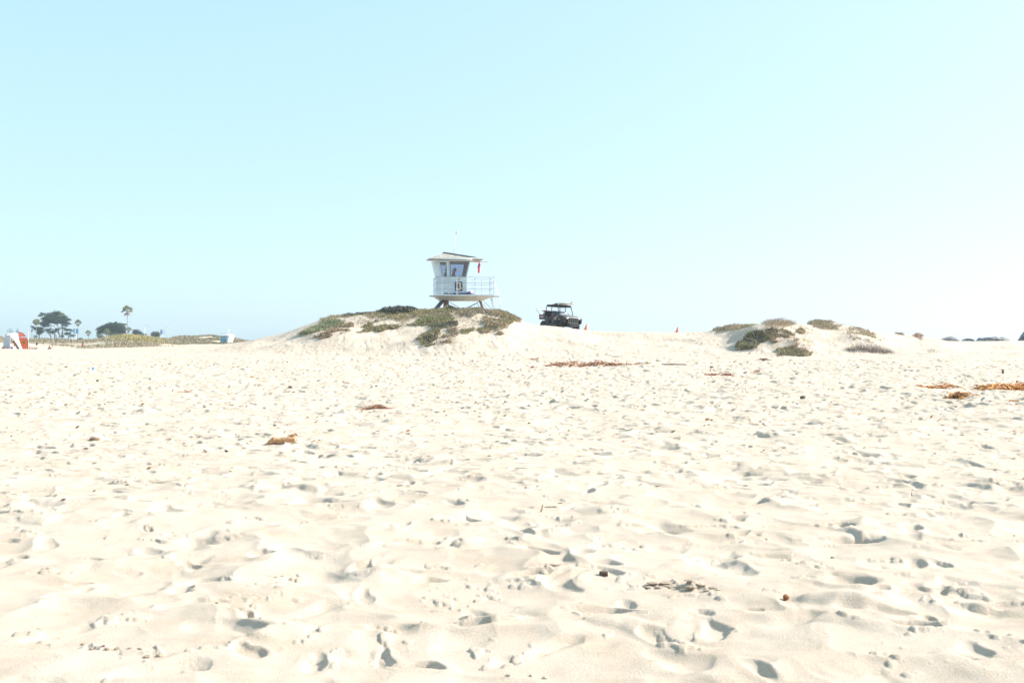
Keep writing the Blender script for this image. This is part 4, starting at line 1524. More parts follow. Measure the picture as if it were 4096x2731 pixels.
for (x_, w_, r_) in top:
    vs += [(x_, -w_, .025 + r_), (x_, -w_ * .6, .005 + r_), (x_, w_ * .6, .005 + r_), (x_, w_, .025 + r_), (x_, w_ * .6, .06 + r_), (x_, -w_ * .6, .06 + r_)]
for i in range(n_):
    for k in range(6):
        fs.append((i * 6 + k, i * 6 + (k + 1) % 6, i * 6 + 6 + (k + 1) % 6, i * 6 + 6 + k))
fs += [(5, 4, 3, 2, 1, 0), tuple(n_ * 6 + k for k in range(6))]
mb.add(vs, fs)
mb.build('hull', 'cloth_dark', rb, smooth=True)
mb = MB()
mb.box((half * .2, 0, .068), (.05, .2, .012))
mb.build('strap', 'strap_blue', rb)
mb = MB()
mb.box((-half * .3, 0, .068), (.05, .22, .012))
mb.build('strap', 'strap_blue', rb)
mb = MB()
mb.ellipsoid((0, 0, .10), (.17, .12, .12), 14, 9, jit=.09, seed=3)
bag_ = mb.build('towel', 'cloth_pink', loc=tw_loc(tx(1884), -.80, ZD + .02), smooth=True)
tag(bag_, 'crumpled pink towel heaped on the tower deck', 'towel')
bag_.rotation_euler = (0, 0, TROT)
bgo = thing('bag', 'dark blue bag slumped against the pink towel on the deck', 'bag', tw_loc(tx(1879), -.98, ZD + .005), TROT)
mb = MB()
mb.ellipsoid((0, 0, .085), (.19, .08, .09), 12, 8, jit=.06, seed=5)
mb.build('body', 'cloth_blue', bgo, smooth=True)
mb = MB()
mb.tube([(-.1, -.05, .13), (-.05, -.06, .2), (.05, -.06, .2), (.1, -.05, .13)], .012, 6)
mb.build('handle', 'cloth_dark', bgo)
make_person('lifeguard in dark cap and ponytail sitting in profile behind the big tower window', SIT_CHAIR, tw_loc(tx(1821), .05, ZD + .45), TROT, shirt='cloth_dark', cap='cloth_dark', ponytail=True, skin='skin_dark')
make_person('second lifeguard in cap cut off by the left edge of the tower window', SIT_CHAIR, tw_loc(tx(1790), .35, ZD + .45), TROT, shirt='cloth_dark', cap='cloth_dark', skin='skin_dark')
for x_, y_, la in ((1821, .05, 'tall stool under the lifeguard with the ponytail inside the tower'), (1790, .35, 'tall stool under the half hidden lifeguard inside the tower')):
    t = thing('stool', la, 'stool', tw_loc(tx(x_), y_, ZD + .022), TROT)
    mb = MB()
    mb.lathe([(.0, .81), (.16, .81), (.17, .83), (.0, .84)], n=16)
    mb.build('seat', 'old_wood', t)
    for k in range(4):
        a_ = k * math.pi / 2 + .78
        mb = MB()
        mb.tube([(math.cos(a_) * .1, math.sin(a_) * .1, .815), (math.cos(a_) * .17, math.sin(a_) * .17, 0)], .015, 6)
        mb.build('leg', 'old_wood', t)

# ------------------------------------------------------------------ utility vehicle
ROOF = 1.76
UY = min(np.arange(65.8, 70, .1), key=lambda y_: abs(CY - (gz((2238 - CX) / F * y_, y_) + ROOF - EYE) / y_ * F - 1219.5))
UX = (2238 - CX) / F * UY
UZ = gz(UX, UY)
print('UTV depth', UY, 'ground', UZ)
utv = thing('utility_vehicle', 'dark open-sided beach buggy with two seat rows and roof parked behind the sand crest', 'utility vehicle', (UX, UY, UZ))
h1 = R(-59)
slope = Matrix.Rotation(R(3.5), 3, 'Y') @ Matrix.Rotation(h1, 3, 'Z')
utv.rotation_euler = slope.to_euler()
utv.scale = (.96, .96, .96)
WB, HW = 1.08, .60
# tub
m_ = MB()
m_.hexa([(-1.0, -.52, .36), (.62, -.52, .36), (.62, .52, .36), (-1.0, .52, .36)], [(-1.0, -.56, .50), (.62, -.56, .50), (.62, .56, .50), (-1.0, .56, .50)])
m_.build('chassis', 'utv_black', utv)
for s in (-1, 1):
    # side sill and rear corner panels
    m_ = MB()
    y0 = s * .60
    off = (0, s * .06, 0)
    m_.prism([(-.98, y0, .38), (.62, y0, .38), (.62, y0, .50), (.10, y0, .52), (.04, y0, .86), (-.08, y0, .86), (-.12, y0, .52), (-.50, y0, .52), (-.62, y0, 1.02), (-.98, y0, 1.02)], off)
    m_.build('side_panel', 'utv_grey', utv)
    # front fender with wheel arch
    m_ = MB()
    pts = [(.62, y0, .42), (.62, y0, 1.06), (.95, y0, 1.05), (1.45, y0, .98), (1.60, y0, .88), (1.60, y0, .62)]
    arch = [(WB + .42 * math.cos(t), y0, .34 + .42 * math.sin(t)) for t in np.linspace(R(25), R(170), 9)]
    m_.prism(pts + arch, (0, s * .13, 0))
    fd = m_.build('fender', 'utv_black', utv)
    m_ = MB()
    m_.bbox((.98, s * .735, .80), (.10, .03, .06), .008)
    m_.build('marker_light', 'amber', fd)
    m_ = MB()
    m_.bbox((.78, s * .735, .96), (.16, .02, .07), .008)
    m_.build('decal', 'faded_red', fd)
# hood
m_ = MB()
prof = [(.60, 1.06), (.66, 1.13), (.95, 1.13), (1.38, 1.07), (1.58, .99), (1.64, .91), (1.60, .885), (.60, .92)]
vs, fs = [], []
for y_, k in ((-.59, .96), (-.45, 1.0), (0, 1.015), (.45, 1.0), (.59, .96)):
    vs += [(x_, y_, z_ * (k if z_ > .85 else 1)) for x_, z_ in prof]
n_ = len(prof)
for i in range(4):
    for k in range(n_):
        fs.append((i * n_ + k, i * n_ + (k + 1) % n_, i * n_ + n_ + (k + 1) % n_, i * n_ + n_ + k))
fs += [tuple(range(n_))[::-1], tuple(4 * n_ + k for k in range(n_))]
m_.add(vs, fs)
m_.build('hood', 'utv_silver', utv)
# nose
m_ = MB()
m_.hexa([(1.30, -.56, .50), (1.55, -.42, .46), (1.55, .42, .46), (1.30, .56, .50)], [(1.30, -.585, .88), (1.60, -.52, .88), (1.60, .52, .88), (1.30, .585, .88)])
m_.build('nose', 'utv_black', utv)
m_ = MB()
for k in range(6):
    m_.hexa([(1.585, -.37 + k * .148 - .028, .60), (1.625, -.37 + k * .148 - .028, .60), (1.625, -.37 + k * .148 + .028, .60), (1.585, -.37 + k * .148 + .028, .60)],
            [(1.612, -.37 + k * .148 - .028, .87), (1.648, -.37 + k * .148 - .028, .87), (1.648, -.37 + k * .148 + .028, .87), (1.612, -.37 + k * .148 + .028, .87)])
m_.box((1.60, 0, .575), (.06, .86, .05))
m_.build('grille', 'utv_silver', utv)
for s in (-1, 1):
    m_ = MB()
    m_.ellipsoid((1.57, s * .50, .89), (.09, .09, .065), 12, 8)
    m_.build('headlight', 'lamp_lens', utv, smooth=True)
m_ = MB()
m_.tube([(1.55, -.46, .40), (1.70, -.36, .42), (1.72, 0, .42), (1.70, .36, .42), (1.55, .46, .40)], .03, 8)
m_.tube([(1.55, -.40, .54), (1.70, -.32, .54), (1.70, .32, .54), (1.55, .40, .54)], .025, 8)
m_.bbox((1.60, 0, .33), (.12, .5, .14), .02)
m_.build('bumper', 'utv_grey', utv)
# dash and steering wheel
m_ = MB()
m_.bbox((.58, 0, .98), (.20, 1.08, .22), .04)
m_.build('dashboard', 'utv_grey', utv)
m_ = MB()
ang = [2 * math.pi * k / 16 for k in range(17)]
rt = Matrix.Rotation(R(-55), 3, 'Y')
m_.tube([rt @ Vector((.17 * math.cos(t), .17 * math.sin(t), 0)) + Vector((.38, .28, 1.10)) for t in ang], .015, 6, cap=False)
m_.tube([(.38, .28, 1.10), (.55, .28, 1.0)], .02, 6)
m_.build('steering_wheel', 'utv_black', utv)
# seats
for x_ in (.0, -.78):
    m_ = MB()
    m_.bbox((x_ + .05, 0, .66), (.46, 1.08, .14), .05)
    m_.bbox((x_ + .02, 0, .55), (.40, 1.0, .10), .02)
    se = m_.build('seat', 'seat_vinyl', utv)
    m_ = MB()
    for y_ in (-.28, .28):
        m_.bbox((x_ - .24, y_, 1.06), (.12, .53, .68), .05, Matrix.Rotation(R(-10), 3, 'Y'))
    m_.build('backrest', 'seat_vinyl', se)
# roll cage
m_ = MB()
H = 1.74
for s in (-1, 1):
    m_.tube([(.70, s * .60, 1.08), (.46, s * .56, H - .08), (.38, s * .55, H)], .027, 8)
    m_.tube([(-.28, s * .60, .52), (-.28, s * .57, H - .05), (-.28, s * .55, H)], .027, 8)
    m_.tube([(-1.0, s * .60, 1.0), (-.98, s * .57, H - .08), (-.90, s * .55, H)], .027, 8)
    m_.tube([(.38, s * .55, H), (-.28, s * .55, H), (-.90, s * .55, H)], .027, 8)
for x_ in (.38, -.28, -.90):
    m_.tube([(x_, -.55, H), (x_, .55, H)], .027, 8)
m_.tube([(-.95, -.57, 1.25), (-.95, .57, 1.25)], .022, 8)
m_.build('roll_cage', 'utv_black', utv)
m_ = MB()
m_.bbox((-.28, 0, H + .01), (1.46, 1.20, .15), .05)
m_.build('roof', 'utv_black', utv)
m_ = MB()
m_.panel((.685, -.54, 1.12), (.685, .54, 1.12), (.455, .52, H - .06), (.455, -.52, H - .06), (.012, 0, 0))
m_.build('windshield', 'glass_clear', utv)
# cargo bed
m_ = MB()
m_.box((-1.32, 0, .79), (.86, 1.12, .05))
for s in (-1, 1):
    m_.hexa([(-1.75, s * .60 - .03, .77), (-.90, s * .60 - .03, .77), (-.90, s * .60 + .03, .77), (-1.75, s * .60 + .03, .77)],
            [(-1.80, s * .60 - .03, 1.12), (-.90, s * .60 - .03, 1.12), (-.90, s * .60 + .03, 1.12), (-1.80, s * .60 + .03, 1.12)])
m_.box((-1.77, 0, .94), (.05, 1.14, .34))
m_.box((-.92, 0, .94), (.04, 1.13, .32))
bed = m_.build('cargo_bed', 'utv_grey', utv)
m_ = MB()
m_.prism([(-1.66, -.645, 1.03), (-1.15, -.645, 1.03), (-1.22, -.645, .88), (-1.58, -.645, .88)], (0, .012, 0))
m_.build('side_decal', 'faded_red', bed)
# wheels
for x_ in (WB, -WB - .05):
    for s in (-1, 1):
        m_ = MB()
        rxm = Matrix.Rotation(R(90), 3, 'X')
        m_.lathe([(.17, -.12), (.28, -.12), (.325, -.08), (.335, 0), (.325, .08), (.28, .12), (.17, .12)], (0, 0, 0), 28, rxm)
        for k in range(18):
            a_ = 2 * math.pi * k / 18
            m_.box((.335 * math.cos(a_), 0, .335 * math.sin(a_)), (.03, .18, .05), m=Matrix.Rotation(-a_, 3, 'Y'))
        wl = m_.build('wheel', 'tyre', utv, loc=(x_, s * .62, .335))
        m_ = MB()
        m_.lathe([(.0, -.06), (.16, -.07), (.175, -.11), (.175, .11), (.16, .07), (.0, .06)], (0, 0, 0), 20, rxm)
        m_.build('rim', 'rim', wl)
m_ = MB()
m_.tube([(WB, -.55, .34), (WB, .55, .34)], .035, 8)
m_.build('axle', 'utv_grey', utv)
m_ = MB()
m_.tube([(-WB - .05, -.55, .34), (-WB - .05, .55, .34)], .035, 8)
m_.build('axle', 'utv_grey', utv)

Umat = Matrix.Translation((UX, UY, UZ)) @ slope.to_4x4() @ Matrix.Scale(.96, 4)


def on_utv(o, p):
    o.matrix_world = Umat @ Matrix.Translation(p)
    return o


sb = thing('surfboard', 'tan and white rescue surfboard strapped upside down on the buggy roof', 'surfboard')
m_ = MB()
n_ = 18
vs, fs = [], []
for i in range(n_ + 1):
    u = -1 + 2 * i / n_
    w_ = .36 * (1 - abs(u) ** 2.4) ** .8 + .008
    rk = -.07 * abs(u) ** 2.2 + .05
    for a_, b_ in ((-1, 0), (-.7, -.035), (0, -.045), (.7, -.035), (1, 0), (.7, .04), (0, .05), (-.7, .04)):
        vs.append((u * 1.22, a_ * w_, rk + b_))
for i in range(n_):
    for k in range(8):
        fs.append((i * 8 + k, i * 8 + (k + 1) % 8, i * 8 + 8 + (k + 1) % 8, i * 8 + 8 + k))
fs += [tuple(range(8))[::-1], tuple(n_ * 8 + k for k in range(8))]
m_.add(vs, fs)
m_.build('deck', 'board_tan', sb, smooth=True)
m_ = MB()
m_.prism([(.92, -.01, .06), (1.02, -.01, .04), (1.16, -.01, .20), (1.12, -.01, .21)], (0, .02, 0))
m_.build('fin', 'faded_red', sb)
m_ = MB()
m_.tube([(.3, -.31, -.08), (.3, -.28, .04), (.3, 0, .095), (.3, .28, .04), (.3, .31, -.08)], .012, 6)
m_.build('strap', 'cloth_dark', sb)
on_utv(sb, (.16, .05, H + .145))
s2 = thing('roof_rack', 'white roof rack feet under the surfboard at the front of the buggy roof', 'rack')
for x_ in (-.45, .25):
    m_ = MB()
    m_.box((x_, 0, .03), (.06, .9, .05))
    for y_ in (-.42, .42):
        m_.box((x_, y_, -.005), (.08, .06, .06))
    m_.build('crossbar', 'white_metal', s2)
on_utv(s2, (0, 0, H + .10))
bx = thing('gear_box', 'tan gear bag with dark red lid in the buggy cargo bed', 'bag')
m_ = MB()
m_.bbox((0, 0, .27), (.38, .42, .52), .08)
m_.build('body', 'bag_tan', bx)
m_ = MB()
m_.bbox((-.03, 0, .56), (.46, .50, .07), .03)
m_.build('lid', 'lid_red', bx)
on_utv(bx, (-1.36, -.30, .82))
pl = thing('pole', 'thin grey pole leaning out of the buggy cargo bed', 'pole')
m_ = MB()
m_.tube([(0, 0, 0), (-.62, -.30, .62)], .014, 6)
m_.build('shaft', 'stick_dark', pl)
m_ = MB()
m_.lathe([(.0, 0), (.024, 0), (.024, .06), (.0, .06)], (-.63, -.305, .62), 8)
m_.build('tip', 'galv', pl)
on_utv(pl, (-1.50, -.40, .83))
rt_ = thing('rescue_can', 'orange-red rescue can standing between the two seat rows of the buggy', 'rescue can')
m_ = MB()
m_.lathe([(.02, 0), (.06, .05), (.075, .2), (.075, .36), (.05, .46), (.02, .50)], n=14)
m_.build('float', 'rescue_orange', rt_, smooth=True)
m_ = MB()
m_.tube([(-.07, 0, .16), (-.11, 0, .22), (-.11, 0, .3), (-.07, 0, .36)], .014, 6)
m_.build('handle', 'utv_black', rt_)
on_utv(rt_, (-.30, -.50, .76))
hp = thing('white_gear', 'white bundle of gear lying on the buggy dashboard', 'gear')
m_ = MB()
m_.bbox((0, 0, .05), (.20, .34, .10), .03)
m_.build('pouch', 'board_white', hp)
m_ = MB()
m_.ellipsoid((.0, .18, .12), (.10, .11, .08), 12, 8, jit=.06)
m_.build('helmet', 'white_metal', hp, smooth=True)
on_utv(hp, (.62, -.22, 1.10))

# ------------------------------------------------------------------ cones
cn = thing('traffic_cone', 'orange cone on the sand crest just right of the buggy', 'traffic cone', (0, 0, 0), 0, 'orange cones on the sand crest')
m_ = MB()
m_.lathe([(.135, .02), (.13, .03), (.03, .46), (.022, .475), (.0, .478)], n=20)
m_.build('cone_body', 'cone_orange', cn, smooth=True)
m_ = MB()
m_.bbox((0, 0, .015), (.34, .34, .03), .01)
m_.build('base', 'cone_orange', cn)
c2 = copy_tree(cn)
cn.scale = (.9, .9, .88)
c2.scale = (.85, .85, .82)
c2['label'] = 'orange cone standing alone on the crest between buggy and right dune'
for o_, px_, py_ in ((cn, 2343, 1322), (c2, 2708, 1330)):
    Y = 64.2
    X = (px_ - CX) / F * Y
    o_.location = (X, Y, gz(X, Y) - .01)
    o_.rotation_euler = (R(3), R(9), 0)

# ------------------------------------------------------------------ beach shelter group on the left
D0 = 80.0


def zz1(x, y, Y=D0):
    return W(x / 9.8, 1300 + y / 9.8, Y)


def sheet(mb, pts, th=.015):
    pts = [Vector(p) for p in pts]
    n = (pts[1] - pts[0]).cross(pts[2] - pts[0]).normalized()
    mb.prism(pts, n * th)


tcx = (28 - CX) / F * D0
tgz = float(macro(np.array([tcx]), np.array([D0]))[0])
tent = thing('beach_shelter', 'white and grey fabric sun shelter on the sand beside the red flag', 'sun shelter')
low = lambda x, Y: Vector(((x / 9.8 - CX) / F * Y, Y, float(macro(np.array([(x / 9.8 - CX) / F * Y]), np.array([Y]))[0]) - .02))
A, B_, C_ = zz1(215, 370, 79.6), zz1(650, 310, 80.8), zz1(395, 405, 79.3)
m_ = MB()
sheet(m_, [A, C_, low(400, 79.0), low(165, 79.4), zz1(140, 650, 79.5)])
m_.build('side_panel', 'tent_grey', tent)
m_ = MB()
sheet(m_, [A + Vector((0, .03, 0)), zz1(330, 345, 80.2), B_, zz1(645, 430, 80.3), zz1(555, 575, 79.3), C_ + Vector((0, .03, 0))])
sheet(m_, [zz1(140, 650, 79.53), low(165, 79.45), low(70, 80.6)])
m_.build('canopy', 'tent_white', tent)
m_ = MB()
sheet(m_, [B_ + Vector((0, .04, 0)), zz1(720, 560, 80.0), low(870, 79.6), low(825, 79.3), zz1(555, 570, 79.25)])
m_.build('wing', 'tent_white', tent)
m_ = MB()
sheet(m_, [zz1(565, 585, 79.6), zz1(830, 830, 79.7), low(850, 79.9), low(690, 79.9), zz1(600, 780, 79.8)])
m_.build('rear_panel', 'tent_beige', tent)
m_ = MB()
sheet(m_, [zz1(545, 610, 80.0), zz1(610, 830, 80.0), zz1(560, 830, 80.0), zz1(490, 690, 80.0)])
m_.build('lining', 'shirt_red', tent)
m_ = MB()
m_.tube([zz1(212, 390, 79.56), zz1(235, 345, 79.6), zz1(300, 350, 79.7), zz1(395, 405, 79.28)], .018, 6)
m_.build('pole', 'cloth_dark', tent)
m_ = MB()
m_.tube([zz1(560, 315, 80.6), zz1(640, 295, 80.8), zz1(665, 340, 80.75), zz1(640, 385, 80.6)], .03, 6)
m_.build('pole', 'cloth_dark', tent)
off = Vector((tcx, D0, tgz))
for ch in tent.children:
    for v in ch.data.vertices:
        v.co -= off
tent.location = off

bag = thing('beach_bag', 'long maroon bag lying left of the white shelter', 'bag', low(165, 79.0))
m_ = MB()
m_.ellipsoid((0, 0, .11), (.22, .14, .14), 14, 8, jit=.05, seed=4)
m_.build('body', 'maroon', bag, smooth=True)
m_ = MB()
m_.tube([(-.1, -.1, .2), (-.06, -.14, .3), (.06, -.14, .3), (.1, -.1, .2)], .012, 6)
m_.build('handle', 'cloth_dark', bag)

fl_ = thing('feather_flag', 'red curved flag banner with yellow diamond beside the white shelter', 'flag', low(1095, 80.6))
off = Vector(fl_.location)
FYY = 80.6
q = lambda x, y, dy=0: zz1(x, y, FYY + dy) - off
outline = [(720, 300), (800, 290), (880, 315), (960, 390), (1020, 490), (1060, 600), (1085, 720), (1095, 840), (1098, 950), (890, 955), (850, 860), (800, 720), (770, 560), (740, 420)]
m_ = MB()
m_.prism([q(x, y) for x, y in outline], (0, .015, 0))
cloth = m_.build('cloth', 'flag_red', fl_)
m_ = MB()
m_.tube([q(700, 298), q(800, 285), q(885, 310), q(965, 385), q(1027, 487), q(1067, 598), q(1092, 720), q(1103, 850), q(1106, 985)], .018, 6)
m_.build('mast', 'cloth_dark', fl_)
m_ = MB()
m_.prism([q(830, 680, -.02), q(940, 570, -.02), q(1050, 680, -.02), q(940, 790, -.02)], (0, .012, 0))
dia = m_.build('diamond', 'flag_yellow', cloth)
m_ = MB()
m_.prism([q(895, 720, -.035), q(915, 655, -.035), q(940, 640, -.035), q(965, 660, -.035), q(985, 720, -.035)], (0, .01, 0))
m_.ellipsoid(q(940, 622, -.03), (.025, .006, .025), 10, 6)
m_.build('pictogram', 'flag_brown', dia)
m_ = MB()
for x_, w_ in ((790, 34), (832, 22), (862, 28), (898, 20), (926, 30), (964, 24), (992, 22)):
    m_.prism([q(x_, 448, -.02), q(x_ + w_, 448, -.02), q(x_ + w_, 492, -.02), q(x_, 492, -.02)], (0, .008, 0))
m_.build('lettering', 'tent_white', cloth)

f2 = thing('banner_flag', 'narrow white banner behind the red flag', 'flag', low(1115, 96))
off = Vector(f2.location)
m_ = MB()
m_.prism([zz1(1010, 255, 96) - off, zz1(1100, 255, 96) - off, zz1(1115, 560, 96) - off, zz1(1055, 540, 96) - off, zz1(1040, 420, 96) - off], (0, .015, 0))
m_.build('cloth', 'tent_white', f2)
m_ = MB()
m_.tube([zz1(1012, 250, 96.05) - off, zz1(1104, 250, 96.05) - off, zz1(1122, 600, 96.05) - off, Vector((0, .05, -.05))], .02, 6)
m_.build('mast', 'white_metal', f2)


def ppl(px, Y, label, pose, rz, **k):
    X = (px - CX) / F * Y
    return make_person(label, pose, (X, Y, float(macro(np.array([X]), np.array([Y]))[0])), rz, **k)


ppl(53, 79.2, 'person in white hat and white shirt crouched in front of the shelter', SIT_GROUND, R(150), shirt='shirt_white', cap='tent_white', hair=None, scale=.6)
ppl(120, 84, 'person behind the sand crest with only dark hair showing right of the red flag', SIT_GROUND, R(-120), scale=.50)
ppl(148, 88, 'child with dark hair and white shirt sitting behind the sand crest', SIT_GROUND, R(200), shirt='shirt_white', scale=.92)
up = dict(SIT_GROUND)
up['elbow_l'] = (.20, .30, .62)
up['wrist_l'] = (.30, .36, .84)
ppl(198, 84, 'bare-backed person behind the crest raising one hand', up, R(-60), scale=.58, skin='skin_dark')
ppl(331, 128, 'person in dark red sitting on the far sand slope below the scrub', SIT_GROUND, R(-30), shirt='shirt_red', scale=.78, skin='skin_dark')

# ------------------------------------------------------------------ far park: trees, palms, lamps
DT = 400.0
S = DT / F


def ground_at(x, y):
    return float(macro(np.array([x]), np.array([y]))[0])


def pad_tree(name, label, px, D_, pads, trunks, conv, pal, leaf=(.5, .18), dens=34, cat='tree', group=None, seed=0, trunk_r=.22):
    rng = np.random.default_rng(200 + seed)
    x0 = (px - CX) / F * D_
    g = ground_at(x0, D_)
    root = thing(name, label, cat, (x0, D_, g - .3), 0, group)
    off = np.array([x0, D_, g - .3])
    s = D_ / F
    Ps, Cs = [], []
    pal = np.array(pal)
    for pd in pads:
        cx, cy, rx, ry = pd[:4]
        tilt = pd[4] if len(pd) > 4 else 0.0
        a, b = conv(cx, cy)
        k = conv(1, 0)[0] - conv(0, 0)[0]
        rx, ry = rx * k * s * 1.12, ry * k * s * 1.25
        c = np.array(W(a, b, D_)) - off
        c[1] += rng.normal(0, 1.2)
        rd = max(rx * .75, 1.0)
        n = int(dens * 2.3 * (rx * rd * 1.2 + rx * ry * 3)) + 20
        p = rng.normal(size=(n, 3))
        p /= np.linalg.norm(p, axis=1, keepdims=True)
        p *= rng.random((n, 1)) ** .4
        # ragged rim: clumps inside the pad
        cl = rng.normal(0, .22, (14, 3))
        p += cl[rng.integers(0, 14, n)] * .7
        p = p * np.array([rx, rd, ry])
        p[:, 2] += p[:, 0] * tilt
        d = rng.normal(size=(n, 3))
        d[:, 2] *= .5
        d[:, 2] += .25
        d[:, 0] += np.sign(p[:, 0]) * .5
        ln = rng.uniform(.6, 1.4, n) * leaf[0]
        Ps.append(leaf_quads(p + c, d, ln, leaf[1] * rng.uniform(.6, 1.5, n), rng))
        Cs.append(pal[rng.integers(0, len(pal), n)] * rng.uniform(.7, 1.3, (n, 1)))
    quad_obj('crown', np.concatenate(Ps), np.concatenate(Cs), 'leaf', root)
    mb = MB()
    for tr in trunks:
        pts = []
        for (x, y) in tr:
            a, b = conv(x, y)
            pts.append(Vector(W(a, b, D_)) - Vector(off))
        for i in range(1, len(pts)):
            pts[i].y += rng.normal(0, .5)
        if pts[0].z < 4:
            pts[0].z = min(pts[0].z, 0.0)
        r0 = trunk_r * (1.0 if tr[0][1] > 1350 or len(tr) > 3 else .6)
        mb.tube(pts, [r0 * (1 - .65 * i / (len(pts) - 1)) for i in range(len(pts))], 7)
    if trunks:
        mb.build('trunk', 'bark', root, smooth=True)
    return root


z3 = lambda x, y: (120 + x / 11.2, 1230 + y / 11.2)
CYP = [(.030, .070, .050), (.045, .095, .060), (.06, .12, .065), (.025, .05, .045)]
pads1 = [(1060, 250, 190, 80), (900, 370, 270, 110), (1120, 440, 280, 120), (1390, 620, 300, 95), (1470, 455, 150, 60), (1740, 560, 150, 42, .15), (1790, 735, 90, 22),
         (610, 290, 110, 36, -.25), (570, 365, 80, 34), (700, 520, 140, 55), (450, 715, 210, 45, -.12), (720, 750, 150, 60), (480, 950, 210, 70), (430, 1070, 160, 65),
         (420, 1160, 100, 50), (165, 900, 130, 26, -.45), (350, 1300, 50, 40), (600, 1410, 200, 26), (930, 1110, 140, 60), (1180, 975, 100, 40), (1730, 1010, 180, 42, -.1),
         (1500, 930, 80, 30), (1740, 1145, 110, 32), (1650, 1200, 110, 18), (1890, 1270, 120, 45), (1480, 1290, 50, 45), (1600, 815, 110, 22), (1000, 500, 380, 100), (1320, 520, 260, 90), (820, 640, 200, 80), (620, 820, 180, 50), (1560, 700, 160, 50), (760, 1010, 130, 50), (1130, 1060, 90, 40), (900, 600, 220, 70), (1180, 640, 200, 70)]
tr1 = [[(1290, 1480), (1275, 1150), (1300, 960), (1370, 850), (1450, 760)], [(1275, 1180), (1245, 900), (1215, 740), (1150, 560)], [(1180, 1470), (1130, 1250), (1050, 1080), (900, 880)],
       [(1090, 1450), (1060, 1200), (1000, 1000), (920, 850)], [(1320, 1300), (1420, 1150), (1600, 950)], [(1440, 1480), (1440, 1100), (1460, 850)], [(380, 1440), (420, 1200), (520, 1000)],
       [(950, 1460), (920, 1250), (760, 1060)], [(1060, 1450), (960, 1300), (850, 1180)], [(1530, 1470), (1720, 1300), (1850, 1280)], [(1830, 1510), (1830, 1320)], [(1120, 860), (900, 760), (560, 720)],
       [(900, 1010), (700, 960)], [(1215, 780), (1000, 700), (800, 560)]]
pad_tree('cypress_tree', 'big dark windswept cypress with layered flat crown and several bare trunks', 232, DT, pads1, tr1, z3, CYP, seed=1, dens=30)
z4 = lambda x, y: (330 + x / 9.408, 1210 + y / 9.408)
pads2 = [(1010, 795, 110, 36), (1240, 850, 300, 60), (1130, 960, 330, 110), (1350, 980, 220, 110), (830, 970, 160, 90), (720, 1060, 120, 100), (1020, 1090, 330, 100), (1470, 1050, 130, 80),
         (650, 980, 90, 30, .6), (620, 1150, 60, 70), (1490, 1160, 120, 70), (1240, 770, 60, 16, .5), (1480, 830, 90, 22)]
pad_tree('cypress_tree', 'broad dome-shaped dark cypress left of the tall palm', 447, DT + 6, pads2, [[(1080, 1330), (1080, 1100), (1000, 900)], [(1150, 1330), (1250, 1050), (1350, 950)]], z4, CYP, seed=2, dens=36)
pad_tree('green_bush', 'mid-green rounded bushes in front of the dome-shaped cypress', 450, DT - 12, [(680, 1270, 110, 75), (1250, 1250, 230, 75), (1080, 1330, 300, 45), (1380, 1330, 100, 40)], [],
         z4, [(.07, .12, .06), (.09, .14, .07), (.06, .10, .055)], seed=3, dens=30, cat='bush', leaf=(.4, .18))
pad_tree('dark_hedge', 'long sloping dark thicket right of the tall palm', 556, DT + 4, [(1930, 1090, 70, 70), (2020, 1120, 110, 80), (2150, 1160, 120, 75), (2280, 1190, 80, 60), (2360, 1210, 60, 45), (2010, 1220, 130, 40)], [],
         z4, [(.04, .06, .06), (.06, .08, .07), (.035, .05, .05)], seed=4, dens=34, cat='hedge', leaf=(.4, .18))
z6 = lambda x, y: (560 + x / 14.7, 1280 + y / 14.7)
pad_tree('round_tree', 'small round grey-green tree beside the blue and white lamp banners', 623, DT + 8, [(930, 800, 220, 100), (900, 920, 200, 120), (1060, 860, 130, 100), (780, 880, 90, 100), (880, 1040, 120, 60)], [[(900, 1160), (900, 950)]],
         z6, [(.06, .09, .06), (.09, .12, .08), (.04, .06, .05)], seed=5, dens=40, leaf=(.35, .16))
pad_tree('dark_shrub', 'low dark shrub at the foot of the banner lamp beside the big cypress', 323, DT + 10, [(2230, 1430, 110, 50), (2150, 1470, 90, 40), (2310, 1400, 40, 40)], [], z3, [(.05, .08, .06), (.07, .10, .08)], seed=6, dens=34, cat='shrub', leaf=(.35, .16))


